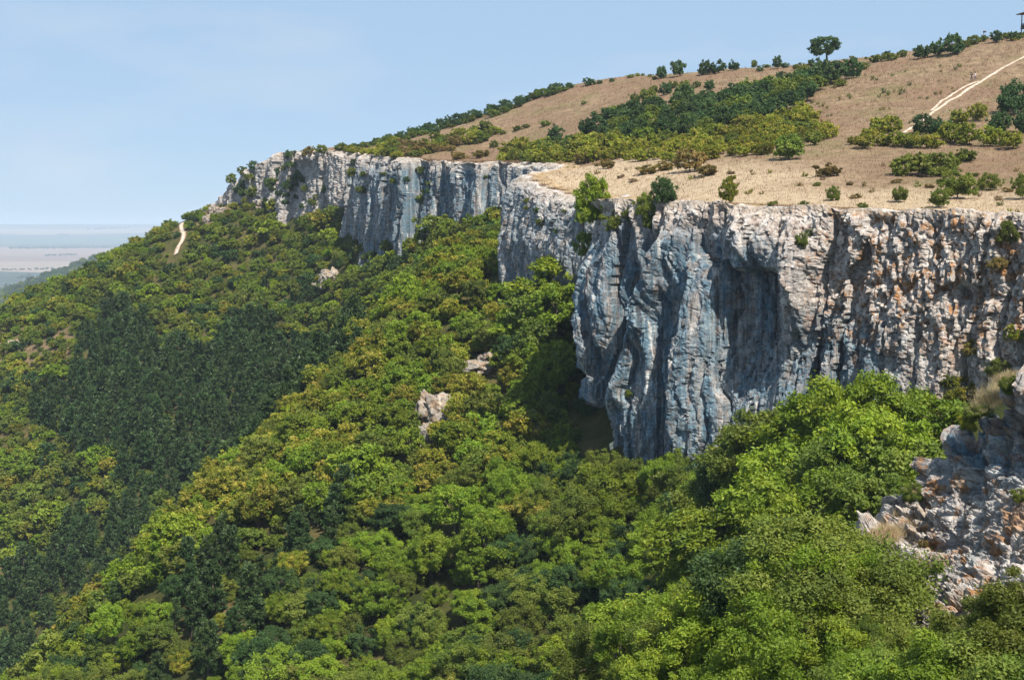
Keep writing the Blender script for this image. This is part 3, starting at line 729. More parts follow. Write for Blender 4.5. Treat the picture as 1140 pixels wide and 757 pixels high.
PLANTS = []       # dict(form, tone, P base, sc, rz, lod, shape)
def plant(form, tone, P, height, zone, kind, rng, shape=None, lod=None):
    H = {'tree': 6.0, 'bush': 3.2, 'pine': 7.5, 'weed': 1.2}[form]
    PLANTS.append(dict(form=form, tone=tone, P=np.array(P, float), sc=height / H, rz=rng.uniform(0, 6.28), lod=lod_of(P[1]) if lod is None else lod,
                       shape=int(rng.integers(0, 4 if form == 'pine' else 8)) if shape is None else shape, tilt=(rng.normal() * .07, rng.normal() * .07) if form == 'pine' else (rng.normal() * .13, rng.normal() * .13), zone=zone, kind=kind, H=height, wd=float(rng.uniform(.78, 1.3)) if form != 'pine' else float(rng.uniform(.8, 1.15))))

rng = np.random.default_rng(11)
PINE_MAIN = [(125, 338), (150, 345), (178, 388), (232, 408), (262, 372), (290, 388), (330, 392), (405, 372), (420, 392), (330, 475), (268, 525), (228, 565), (188, 612), (152, 662), (112, 705),
             (62, 790), (-60, 900), (-60, 690), (30, 630), (90, 592), (122, 560), (138, 520), (100, 502), (60, 482), (30, 466), (58, 430), (85, 410), (100, 372)]
PINE_NEAR = [(215, 628), (258, 600), (300, 580), (340, 560), (385, 552), (398, 575), (372, 602), (346, 612), (326, 642), (302, 682), (285, 702), (240, 742), (215, 775), (168, 775), (184, 702)]
TRAIL = [(203, 249), (201, 254), (205, 262), (203, 270), (198, 277), (196, 285)]
BOULDERS = [(489, 452, 195, 46, 42), (476, 480, 193, 18, 30), (528, 408, 200, 40, 16), (545, 398, 203, 20, 12), (612, 476, 172, 30, 14), (367, 306, 350, 22, 18), (350, 318, 348, 10, 8),
            (337, 397, 318, 18, 8), (17, 381, 410, 12, 6), (240, 233, 440, 14, 8), (232, 243, 436, 10, 10), (247, 222, 445, 8, 6), (290, 226, 428, 12, 10), (268, 375, 330, 8, 6), (128, 741, 175, 12, 10)]
# canopy height limit for the closest growth, so that what stands behind stays in view as it does from here
LIMX = [380, 560, 700, 780, 830, 880, 930, 965, 1000, 1060, 1140, 1300]; LIMY = [720, 660, 640, 610, 585, 572, 610, 680, 700, 705, 668, 640]

def slope_candidates():
    st = 2.6
    X, Y = np.meshgrid(np.arange(-235, 60, st), np.arange(44, 520, st), indexing='ij')
    X = X.ravel() + rng.uniform(-st * .48, st * .48, X.size); Y = Y.ravel() + rng.uniform(-st * .48, st * .48, Y.size)
    Z = slope_z(X, Y); sx, sy = proj(np.stack([X, Y, Z], 1))
    ok = (sx > -300) & (sx < 1290) & (sy < 900) & (sy > 180)
    X, Y, Z, sx, sy = (a[ok] for a in (X, Y, Z, sx, sy))
    R, _ = rim_dist(X, Y)
    ok = R < -2.0
    X, Y, Z, sx, sy, R = (a[ok] for a in (X, Y, Z, sx, sy, R))
    n1 = fbm(np.stack([X, Y, 0 * X], 1) / 22, 3, 91); n2 = fbm(np.stack([X, Y, 0 * X], 1) / 9, 3, 92)
    for i in range(len(X)):
        x, y, z, a, b = X[i], Y[i], Z[i], sx[i], sy[i]
        P = (x, y, z - .15)
        u = rng.random()
        behind = y > 235 or (y > 180 and x < -46)               # the far side of the gully
        ja, jb = a + 34 * n2[i], b + 26 * n1[i]
        if y > 225 and inpoly(ja, jb - 8, PINE_MAIN):
            if u < .76: plant('pine', 'pine', P, rng.uniform(4.5, 9.5) * (1 + .35 * n1[i]), 'main', 'pine', rng)
            elif u < .96: plant('bush', 'mid', P, rng.uniform(2, 3.6), 'pines', 'broad', rng)
            continue
        if y <= 225 and inpoly(ja, jb - 15, PINE_NEAR):
            if u < .60: plant('pine', 'pine', P, rng.uniform(3.5, 7.5), 'near', 'pine', rng)
            elif u < .92: plant('bush', ('olive', 'mid', 'yellow')[int(u * 1000) % 3], P, rng.uniform(1.8, 3.2), 'pines', 'broad', rng)
            continue
        if y > 300 and inpoly(a, b, DRYPOLY) and u > .72: continue
        if y > 380 and inpoly(a, b, [(205, 225), (262, 205), (262, 228), (225, 262)]) and u > .5: continue
        if a > 1036 and b - 4.5 * FPX / y < 500: continue
        # clear ground over the trail and the bare boulders
        if any(abs(a - tx) < 7 and -3 < b - ty < 9 for tx, ty in TRAIL) and y > 330: continue
        if any(abs(a - bx_) < w_ * .5 and -2 < b - by_ < h_ * .5 + 17 * 200 / y * .6 and abs(y - Yb_) < 16 for bx_, by_, Yb_, w_, h_ in BOULDERS[:4] + BOULDERS[5:]): continue
        if behind:
            if u > .985: continue
            v = rng.random() + .25 * n1[i]
            tone = 'gold' if v > 1.03 else 'yellow' if v > .84 else 'olive' if v > .66 else 'fresh' if v > .40 else 'mid' if v > .10 else 'dark'
            hgt = rng.uniform(1.4, 3.7) * (1 + .45 * n2[i]) * (1.4 if rng.random() < .1 else 1)
            if b < 300 and a < 300: hgt *= .8
            if b > 520: hgt *= 1.3
            kind = 'smoke' if tone in ('yellow', 'gold') else 'broad'
            plant('bush' if rng.random() < .75 else 'tree', tone, P, max(1.3, hgt), 'far', kind, rng)
            if b > 320 and rng.random() < .02: plant('pine', 'pine', (x + 1, y, z), rng.uniform(4, 6.5), 'lone', 'pine', rng)
            continue
        # near side of the gully
        if u > .90: continue
        crest = sstep(40, 0, np.abs((a - 520) + (b - 262) * .98) / 1.4) if b < 640 else 0
        v = rng.random() + .3 * n1[i] + .30 * crest + (.12 if b < 600 and a < 620 else -.25)
        tone = 'gold' if v > 1.06 else 'yellow' if v > .80 else 'olive' if v > .66 else 'fresh' if v > .22 else 'mid' if v > -.02 else 'dark'
        if y < 150 and tone == 'olive' and rng.random() < .5: tone = 'mid'
        hgt = rng.uniform(2.0, 4.6) * (1 + .45 * n2[i]) * (1.35 if rng.random() < .12 else 1)
        if R[i] > -7: hgt *= .6
        if y < 112:
            lim = np.interp(a, LIMX, LIMY); top = (b - lim) * y / FPX
            if top < .7: continue
            hgt = min(hgt, top * rng.uniform(.75, 1.05))
            if 946 < a < 1300 and y > 56 and b < 745: continue
            if hgt < 1.1: continue
        form = 'tree' if hgt > 3.6 else 'bush'
        plant(form, tone, P, hgt, 'talus', 'smoke' if tone in ('yellow', 'gold') else 'broad', rng)
slope_candidates()
# trees at the foot of the near cliff and behind its nose: photo column, top row, distance, tone
FOOT = [(1046, 690, 57, 'olive'), (1075, 702, 53, 'mid'), (1020, 702, 56, 'fresh'), (672, 500, 160, 'mid'), (640, 512, 164, 'dark'), (655, 528, 157, 'mid'), (622, 530, 166, 'mid'), (590, 520, 172, 'mid'), (952, 418, 116, 'fresh'), (1018, 432, 119, 'fresh'), (905, 445, 122, 'fresh'), (866, 452, 127, 'mid'), (975, 452, 108, 'fresh'), (930, 478, 108, 'mid'), (1000, 490, 104, 'mid'), (890, 492, 112, 'fresh'), (838, 480, 132, 'mid'),
        (820, 498, 136, 'dark'), (850, 520, 118, 'fresh'), (790, 528, 140, 'mid'), (905, 530, 100, 'fresh'), (955, 520, 100, 'mid'), (760, 520, 147, 'olive'), (735, 508, 150, 'fresh'), (706, 512, 153, 'mid'), (680, 520, 153, 'fresh'),
        (655, 545, 150, 'mid'), (812, 560, 112, 'fresh'), (770, 560, 122, 'mid'), (905, 572, 64, 'mid'), (868, 590, 66, 'dark'), (935, 600, 62, 'fresh'),
        (1000, 694, 52, 'mid'), (1062, 702, 50, 'olive'), (1112, 676, 48, 'mid'), (1150, 660, 46, 'olive'), (962, 690, 57, 'mid'), (922, 660, 60, 'fresh'), (872, 645, 63, 'mid'), (1032, 720, 46, 'fresh'), (1090, 722, 44, 'olive'), (985, 735, 48, 'mid'), (1135, 720, 42, 'mid'),
        (820, 650, 66, 'fresh'), (775, 668, 70, 'mid'), (730, 672, 74, 'fresh'), (690, 690, 78, 'olive'),
        (610, 290, 207, 'fresh'), (590, 322, 205, 'mid'), (628, 318, 201, 'fresh'), (570, 345, 204, 'fresh'), (600, 355, 198, 'mid'), (572, 372, 200, 'dark'), (620, 380, 190, 'fresh'), (548, 360, 206, 'mid')]
for fx_, fy_, fY, tone in FOOT:
    P = at(fx_, fy_, fY); g = float(slope_z(P[0], P[1])); hh = P[2] - g
    hh2 = min(max(hh, 2.2), 9.5); plant('tree', tone, (P[0], fY, P[2] - hh2), hh2, 'foot', 'broad', rng)

_hx, _hy = rng.uniform(560, 640, 60), rng.uniform(470, 548, 60)
for (x_, y_), P in zip(zip(_hx, _hy), hit(_hx, _hy, slope_z, 120, 230, .4)):
    if np.isnan(P[0]) or rim_dist(np.array([P[0]]), np.array([P[1]]))[0][0] > -.6: continue
    plant('bush', ('mid', 'dark', 'olive')[int(x_) % 3], P - [0, 0, .1], rng.uniform(1.4, 2.6), 'foot', 'broad', rng)
# plateau plants: photo column, foot row, width, height in photo pixels, tone
PLATEAU = []
def pb(L, tone, zone, form='bush'):
    for p in L: PLATEAU.append((*p, tone, zone, form))
pb([(617, 101, 15, 12), (597, 108, 11, 9), (580, 117, 17, 12), (562, 122, 18, 12), (546, 127, 19, 13), (528, 133, 17, 11), (511, 138, 19, 13), (495, 142, 19, 13), (478, 147, 20, 12), (462, 151, 19, 11), (447, 155, 17, 10), (433, 158, 16, 9),
    (420, 161, 15, 8), (634, 94, 11, 7), (655, 91, 14, 9), (668, 89, 8, 5), (681, 87, 7, 5)], 'dark', 'skyline west')
pb([(735, 88, 15, 14), (754, 86, 16, 20), (785, 84, 12, 17), (800, 82, 20, 15), (816, 79, 13, 12), (866, 77, 11, 15), (874, 76, 6, 7), (907, 75, 16, 11), (790, 101, 14, 12), (742, 106, 16, 16), (868, 89, 9, 10)], 'dark', 'hilltop')
pb([(840, 76, 8, 10), (894, 84, 15, 14), (706, 120, 14, 18), (722, 116, 16, 17), (728, 104, 11, 10), (763, 100, 16, 12), (716, 110, 12, 12), (750, 99, 12, 10), (776, 98, 10, 8)], 'olive', 'hilltop')
pb([(924, 94, 34, 26), (915, 88, 20, 20), (948, 88, 18, 24), (938, 82, 18, 14)], 'dark', 'gully head')
pb([(935, 97, 16, 9), (960, 78, 14, 9), (975, 70, 16, 9), (990, 68, 18, 9), (1005, 64, 14, 8), (1072, 54, 14, 9), (1085, 50, 16, 11), (1096, 47, 10, 9), (1120, 44, 12, 9), (1136, 43, 12, 8)], 'olive', 'skyline east')
pb([(1025, 66, 20, 17), (1042, 63, 18, 19), (1060, 62, 22, 24), (1110, 48, 16, 15), (988, 66, 10, 10), (1128, 46, 14, 12)], 'dark', 'skyline east')
pb([(1026, 150, 26, 24), (1048, 154, 26, 24), (1128, 128, 34, 40), (1112, 150, 26, 26), (1138, 150, 26, 30)], 'dark', 'path foot')
pb([(1068, 140, 26, 20), (1090, 135, 24, 22), (1058, 160, 28, 24), (1080, 162, 30, 26), (1102, 164, 30, 24), (1128, 166, 30, 24), (1000, 164, 26, 18), (1022, 165, 26, 20), (1038, 166, 24, 20), (962, 166, 26, 18), (976, 150, 24, 20),
    (992, 148, 26, 20), (968, 158, 22, 16), (984, 163, 22, 16), (950, 162, 16, 12)], 'gold', 'path foot')
pb([(1034, 196, 50, 30), (1010, 196, 34, 24), (1056, 190, 34, 20), (1075, 180, 30, 16)], 'olive', 'plateau')
pb([(878, 178, 42, 28), (902, 162, 24, 20)], 'mid', 'plateau')
pb([(768, 192, 40, 27), (788, 196, 28, 14), (722, 194, 26, 12), (922, 197, 32, 15), (740, 190, 22, 12), (650, 183, 20, 14), (676, 188, 18, 12), (535, 176, 22, 10), (510, 178, 20, 9), (560, 178, 16, 8), (590, 180, 14, 9)], 'ochre', 'plateau')
pb([(925, 224, 13, 18), (1003, 226, 20, 20), (1045, 232, 26, 24), (1066, 222, 46, 36), (1100, 212, 26, 20), (1138, 222, 18, 30), (960, 234, 12, 9), (895, 238, 14, 9)], 'olive', 'plateau rim')
pb([(808, 226, 22, 28)], 'yellow', 'plateau rim')
pb([(576, 146, 10, 6), (586, 143, 9, 5), (607, 141, 12, 7), (530, 158, 12, 7), (550, 165, 10, 9), (608, 108, 5, 4), (650, 117, 6, 5), (690, 122, 6, 5), (560, 150, 7, 5), (625, 150, 8, 6)], 'olive', 'hillside')
GROVE = [(655, 150), (676, 130), (720, 130), (745, 124), (780, 114), (830, 107), (880, 97), (912, 88), (918, 97), (888, 118), (850, 132), (800, 150), (740, 158), (680, 160)]
YEL = [(552, 178), (570, 166), (600, 160), (650, 158), (740, 158), (800, 150), (850, 136), (890, 124), (908, 128), (925, 150), (890, 160), (850, 170), (800, 174), (762, 178), (700, 176), (640, 178), (600, 180), (565, 181)]
YELW = [(378, 170), (410, 164), (440, 160), (500, 152), (540, 141), (552, 146), (540, 154), (500, 165), (450, 174), (400, 174)]
def fill(poly, n, sep, tones, zone, form, w0, w1, hr):
    xs = [p[0] for p in poly]; ys = [p[1] for p in poly]; got = []
    for _ in range(6000):
        x, y = rng.uniform(min(xs), max(xs)), rng.uniform(min(ys), max(ys))
        if not inpoly(x, y, poly): continue
        if any(abs(x - a) < sep and abs(y - b) < sep * .45 for a, b in got): continue
        got.append((x, y)); w = rng.uniform(w0, w1)
        PLATEAU.append((x, y + 4, w, w * hr * rng.uniform(.8, 1.2), tones[rng.integers(0, len(tones))], zone, form))
        if len(got) >= n: break
fill(GROVE, 95, 9, ['dark', 'dark', 'mid'], 'grove', 'tree', 18, 28, .95)
fill(YEL, 120, 9, ['gold', 'gold', 'yellow', 'gold', 'olive', 'yellow'], 'yellow belt', 'bush', 16, 26, .72)
fill(YELW, 50, 8, ['gold', 'yellow', 'olive', 'mid', 'ochre'], 'west belt', 'bush', 12, 20, .6)
for q in range(46):
    u_ = q / 45; xx_ = np.interp(u_, [0, .5, 1], [384, 500, 628]); yy_ = np.interp(xx_, [384, 420, 462, 511, 562, 597, 628], [167, 162, 152, 139, 123, 109, 97])
    PLATEAU.append((xx_ + rng.uniform(-2, 2), yy_ + rng.uniform(-1, 3), rng.uniform(8, 17), rng.uniform(5, 10), ['dark', 'mid', 'dark', 'olive'][q % 4], 'skyline west', 'bush'))
for q in range(26):
    xx_ = rng.uniform(690, 1140); yy_ = np.interp(xx_, [690, 760, 860, 1000, 1060, 1140], [86, 82, 74, 62, 52, 43])
    PLATEAU.append((xx_, yy_ + rng.uniform(-1, 2), rng.uniform(5, 14), rng.uniform(2.5, 6), ['olive', 'yellow', 'olive', 'dark'][q % 4], 'hilltop' if xx_ < 900 else 'skyline east', 'bush'))
for q in range(46):
    xx_ = rng.uniform(890, 1070); PLATEAU.append((xx_, rng.uniform(np.interp(xx_, [890, 1070], [100, 70]), np.interp(xx_, [890, 1070], [145, 105])), rng.uniform(2, 5), rng.uniform(3, 6), ['dark', 'olive', 'ochre'][q % 3], 'weeds', 'weed'))
for q in range(60):
    PLATEAU.append((rng.uniform(600, 1140), 0, rng.uniform(6, 15), rng.uniform(3, 7), ['olive', 'ochre', 'ochre', 'yellow', 'dry'][q % 5], 'plateau', 'weed' if q % 3 else 'bush'))
    x_ = PLATEAU[-1][0]; PLATEAU[-1] = (x_, np.interp(x_, [600, 760, 900, 1140], [184, 196, 206, 215]) + rng.normal() * np.interp(x_, [600, 760, 1140], [5, 9, 14]), *PLATEAU[-1][2:])
pb([(700, 160, 20, 22), (652, 158, 12, 24), (620, 166, 22, 24), (635, 164, 16, 14)], 'dark', 'grove', 'tree')
A = np.array([p[:4] for p in PLATEAU], float)
H_ = hit(A[:, 0], A[:, 1], plat_hit_f, 135, 560, .5)
for (x, y, w, h, tone, zone, form), P in zip(PLATEAU, H_):
    if np.isnan(P[0]):                                         # just over the skyline: stand it on the crest behind
        Q = hit([x], [y + 5], plat_hit_f, 135, 560, .5)[0]
        if np.isnan(Q[0]): continue
        P = Q
    hh = h * P[1] / FPX; P = P.copy(); P[2] = float(plat_z(P[0], P[1])) - .1
    k0 = len(PLANTS); plant(form, tone, P, max(hh, .6), zone, 'grove' if form == 'tree' else 'hill', rng)
    nat = {'tree': 6.2 / 6, 'bush': 4.5 / 3.2, 'weed': 1.15}[form]; PLANTS[k0]['wx'] = float(np.clip((w / h) / nat, .6, 1.7))
# the lone tree on the hilltop
P = hit([921], [71.5], plat_hit_f, 135, 560, .5)[0]
plant('tree', 'dark', P, 31 * P[1] / FPX, 'lone tree', 'lone', rng, shape=1, lod=2)
# growth on the cliff itself: column, foot row, distance, width, height (pixels), tone
FACE = [(668, 246, 168.5, 50, 58, 'fresh'), (650, 250, 169, 26, 40, 'mid'), (686, 256, 166, 30, 24, 'olive'), (652, 284, 167, 18, 30, 'mid'), (720, 240, 163.5, 24, 30, 'mid'), (738, 226, 164, 20, 34, 'dark'), (722, 256, 160.5, 26, 24, 'mid'),
        (700, 246, 165, 22, 16, 'olive'), (892, 276, 147, 18, 22, 'olive'), (902, 262, 148, 12, 10, 'mid'), (470, 226, 324, 14, 20, 'olive'), (394, 196, 362, 14, 12, 'olive'), (395, 184, 362, 10, 8, 'dark'), (362, 215, 398, 10, 12, 'dark'),
        (322, 176, 428, 12, 10, 'dark'), (345, 172, 412, 16, 10, 'ochre'), (358, 170, 408, 14, 10, 'olive'), (310, 196, 426, 12, 14, 'dark'), (300, 208, 432, 12, 12, 'dark'), (282, 186, 446, 12, 10, 'dark'), (270, 190, 452, 12, 10, 'mid'),
        (258, 204, 456, 14, 12, 'mid'), (335, 186, 412, 12, 12, 'dark'), (600, 252, 218, 12, 14, 'olive'), (703, 442, 160, 12, 12, 'olive'), (1064, 450, 82, 46, 40, 'yellow'), (1092, 470, 79, 36, 26, 'olive'), (480, 208, 322, 8, 8, 'mid'), (1120, 270, 131, 30, 30, 'olive')]
def world_bvh():
    vv, ff, o_ = [], [], 0
    for V_, F_ in ((CLV[:, ::2].reshape(-1, 3), grid_faces(*CLV[:, ::2].shape[:2])), (RIBV[::2, ::2].reshape(-1, 3), grid_faces(*RIBV[::2, ::2].shape[:2]))):
        vv += V_.tolist(); ff += (F_ + o_).tolist(); o_ += len(V_)
    return BVHTree.FromPolygons(vv, ff)
WB = world_bvh()
def meet(x, y):
    for dy_ in range(0, 16, 2):
        r_ = WB.ray_cast(Vector((0, 0, 0)), Vector(at(x, y + dy_, 1.0)).normalized())
        if r_[0] is not None: return np.array(r_[0])
    return None
for q in range(34):
    x_ = rng.uniform(262, 352); top_ = np.interp(x_, [262, 285, 310, 352], [206, 186, 174, 172]); bot_ = np.interp(x_, [262, 352], [218, 236])
    FACE.append((x_, top_ + (bot_ - top_) * rng.uniform(.12, 1) ** .7, 430, rng.uniform(6, 15), rng.uniform(5, 11), ['dark', 'mid', 'olive', 'dark'][q % 4]))
for q in range(14): FACE.append((rng.uniform(352, 640), 0, 330, rng.uniform(4, 8), rng.uniform(4, 9), ['olive', 'mid', 'dark'][q % 3])); FACE[-1] = (FACE[-1][0], np.interp(FACE[-1][0], [352, 430, 540, 600, 640], [185, 190, 196, 215, 240]) + rng.uniform(0, 35), *FACE[-1][2:])
FACE += [(1050, 470, 80, 26, 22, 'ochre'), (1128, 440, 74, 40, 26, 'olive'), (1104, 452, 78, 26, 20, 'ochre'), (1076, 478, 79, 22, 20, 'yellow'), (1020, 556, 78, 26, 22, 'olive'), (1030, 610, 74, 16, 12, 'ochre'), (1136, 560, 66, 24, 20, 'olive'),
         (1110, 300, 130, 22, 16, 'ochre'), (1085, 395, 128, 26, 20, 'ochre'), (1110, 420, 128, 34, 26, 'olive'), (1130, 380, 127, 30, 22, 'yellow'), (1055, 430, 131, 24, 20, 'olive')]
for x, y, Y, w, h, tone in FACE:
    P = meet(x, y)
    if P is None: continue
    Y = P[1]; P = P + np.array([0, .1, -.12 * h * Y / FPX]); k0 = len(PLANTS); plant('bush', tone, P, h * Y / FPX, 'face', 'face', rng); PLANTS[k0]['wx'] = float(np.clip((w / h) / 1.4, .6, 1.6))

# ------------------------------------------------------------------ which plants show: bigger ones become objects, the rest one mass per kind
def visible_area():
    n = len(PLANTS); sc = .5; Wd, Hd = int(PW * sc), int(PH * sc)
    P = np.array([p['P'] for p in PLANTS]); Hs = np.array([p['H'] for p in PLANTS])
    C = P + np.stack([0 * Hs, 0 * Hs, Hs * .55], 1); cx, cy = proj(C)
    asp = np.array([{'tree': .5, 'bush': .68, 'pine': .24, 'weed': .6}[p['form']] * p.get('wx', 1) for p in PLANTS])
    rx_ = Hs * asp * FPX / C[:, 1] * sc; ry_ = Hs * .46 * FPX / C[:, 1] * sc
    V = CLV[::3, ::3]; nu_, nv_ = V.shape[:2]
    big = [(V.reshape(-1, 3), grid_faces(nu_, nv_)), (np.stack([hx, hy, zs], -1)[::2, ::2].reshape(-1, 3), grid_faces(*hx[::2, ::2].shape, (rds[:-2:2, :-2:2] < 4.5)[:hx[::2, ::2].shape[0] - 1, :hx[::2, ::2].shape[1] - 1])), (RIBV[::4, ::4].reshape(-1, 3), grid_faces(*RIBV[::4, ::4].shape[:2]))]
    vv = []; ff = []; o = 0
    for v_, f_ in big: vv += v_.tolist(); ff += (f_ + o).tolist(); o += len(v_)
    bvh = BVHTree.FromPolygons(vv, ff)
    buf = np.full((Hd, Wd), -1, int)
    for i in np.argsort(-C[:, 1]):
        T = Vector(P[i] + np.array([0, 0, Hs[i] * .9])); L = T.length
        if bvh.ray_cast(Vector((0, 0, 0)), T.normalized(), L - 1.5)[0] is not None: continue
        x0, x1, y0, y1 = int(cx[i] * sc - rx_[i]), int(cx[i] * sc + rx_[i]) + 1, int(cy[i] * sc - ry_[i]), int(cy[i] * sc + ry_[i]) + 1
        x0, y0 = max(x0, 0), max(y0, 0); x1, y1 = min(x1, Wd), min(y1, Hd)
        if x0 >= x1 or y0 >= y1: continue
        yy, xx = np.mgrid[y0:y1, x0:x1]
        m = ((xx + .5 - cx[i] * sc) / rx_[i]) ** 2 + ((yy + .5 - cy[i] * sc) / ry_[i]) ** 2 < 1
        buf[y0:y1, x0:x1][m] = i
    a = np.bincount(buf[buf >= 0].ravel(), minlength=n)
    return a, cx, cy
AREA, CX, CY = visible_area()
ORD = ['first', 'second', 'third', 'fourth', 'fifth', 'sixth', 'seventh', 'eighth', 'ninth', 'tenth', 'eleventh', 'twelfth', 'thirteenth', 'fourteenth', 'fifteenth', 'sixteenth', 'seventeenth', 'eighteenth', 'nineteenth', 'twentieth']
TONE = {'fresh': 'bright green', 'mid': 'green', 'dark': 'dark green', 'olive': 'olive green', 'yellow': 'yellow-green', 'gold': 'golden green', 'ochre': 'ochre brown', 'dry': 'straw-coloured', 'pine': 'dark'}
KIND = {'pine': ('pine_tree', 'pine', 'pine'), 'broad': ('broadleaf_tree', 'tree', 'tree'), 'smoke': ('smoke_bush', 'bush', 'bush'),
        'hill': ('hilltop_bush', 'bush', 'bush'), 'grove': ('hillside_tree', 'tree', 'tree'), 'lone': ('lone_tree', 'tree', 'tree'), 'face': ('cliff_bush', 'bush', 'bush')}
def zone_phrase(p, a, b):
    """where this plant stands, in words one can find in the photo"""
    k, y = p['kind'], p['P'][1]
    if k == 'pine':
        if p['zone'] == 'near': return 'of the small near pine stand'
        if p['zone'] == 'lone': return 'scattered outside the pine wood'
        return 'of the big pine wood ' + ('tip' if b < 420 else 'right wing' if a > 250 and b < 480 else 'left edge' if a < 110 and b < 520 else 'middle' if b < 560 else 'tail')
    if k in ('broad', 'smoke'):
        if p['zone'] == 'pines': return 'growing among the pines'
        if y > 235 or (y > 180 and p['P'][0] < -46):
            if b < 300 and a < 250: return 'by the left skyline and white trail'
            if a > 400: return 'right under the far cliff'
            if b < 310: return 'below the far cliff left end'
            if b < 420: return 'above the pine wood' if a > 100 else 'by the dry patch far left'
            return 'left of the pine wood' if a < 200 else 'beside the pine gully'
        if y < 75: return 'along the bottom right edge' if a > 800 else 'along the bottom edge'
        if p['zone'] == 'foot' and b > 400: return 'against the near cliff foot'
        if a > 780: return 'near the lower right rock' if b > 560 else 'against the near cliff foot'
        if b > 660: return 'at the bottom middle'
        if a > 560 and b < 440: return 'behind the cliff nose'
        if a > 600: return 'just below the cliff nose'
        if b < 400: return 'on the spur under the buttress'
        if 430 < a < 600 and b < 540: return 'around the pink boulder'
        return 'on the spur crest above the pines' if b < 520 else 'on the lower spur'
    return {'skyline west': 'on the hill skyline left', 'hilltop': 'near the hilltop', 'gully head': 'below the lone skyline tree', 'skyline east': 'on the hill skyline right', 'path foot': 'at the chalk path foot',
            'plateau': 'on the flat dry plateau', 'plateau rim': 'near the plateau rim', 'hillside': 'dotted on the bare hillside', 'grove': 'of the dark hillside grove', 'yellow belt': 'of the yellow belt below the grove',
            'west belt': 'above the far cliff rim', 'face': 'clinging to the cliff', 'weeds': 'in the grass beside the path', 'lone tree': 'on the skyline'}[p['zone']]
LIMIT = {'pine': 300, 'broad': 300, 'smoke': 300, 'hill': 300, 'grove': 200, 'lone': 1, 'face': 40}
chosen = {}
for k in KIND:
    idx = [i for i, p in enumerate(PLANTS) if p['kind'] == k and AREA[i] >= (2 if k == 'hill' else 3)]
    chosen[k] = sorted(idx, key=lambda i: -AREA[i])[:LIMIT[k]]
GROUPS = {'grove': 'trees of the hillside grove', 'pine': 'pines of the plantation on the slope', 'broad': 'broadleaf trees covering the slope', 'smoke': 'yellowing bushes on the slope', 'hill': 'bushes and small trees on the plateau and hill', 'face': 'bushes clinging to the cliff'}
def label_all():
    zones = {}
    for k, ids in chosen.items():
        for i in ids:
            p = PLANTS[i]; zones.setdefault((k, TONE[p['tone']], zone_phrase(p, CX[i], CY[i])), []).append(i)
    out = {}
    for (k, tone, ph), ids in zones.items():
        noun = KIND[k][2]
        if len(ids) == 1: out[ids[0]] = f'only {tone} {noun} {ph}'; continue
        ids = sorted(ids, key=lambda i: CY[i]); nr = max(1, round(len(ids) / 7)); rows = np.array_split(ids, nr)
        for r, row in enumerate(rows):
            row = sorted(row, key=lambda i: CX[i])
            for q, i in enumerate(row):
                w = 'leftmost' if q == 0 else 'rightmost' if q == len(row) - 1 else ORD[q] + ' from left'
                out[i] = f'{tone} {noun}, {w} in {ORD[r]} row {ph}' if nr > 1 else f'{tone} {noun}, {w} {ph}'
    return out
LAB = label_all()
rest = {}
for i, p in enumerate(PLANTS):
    name, cat, _n = KIND[p['kind']]
    if i in LAB:
        cme, wme, H = template(p['form'], p['tone'], p['lod'], p['shape'])
        wx = p.get('wx', p['wd'])
        if p['kind'] in ('hill', 'face') and AREA[i] < 25 and p['form'] in ('bush', 'weed'):
            o = obj(name, cme); o.location = p['P']; o.rotation_euler = (*p['tilt'], p['rz']); o.scale = (p['sc'] * wx, p['sc'] * wx, p['sc'])
        else:
            o = empty(name, p['P'], p['rz']); o.rotation_euler = (*p['tilt'], p['rz']); o.scale = (p['sc'] * wx, p['sc'] * wx, p['sc'])
            obj('crown', cme, None, o); obj('trunk', wme, None, o)
        g = GROUPS.get(p['kind'])
        tag(o, LAB[i], cat, g)
    else:
        rest.setdefault('pine' if p['kind'] == 'pine' else 'smoke' if p['kind'] == 'smoke' else 'broad' if p['kind'] == 'broad' else 'hill', []).append(i) if AREA[i] > 0 else None

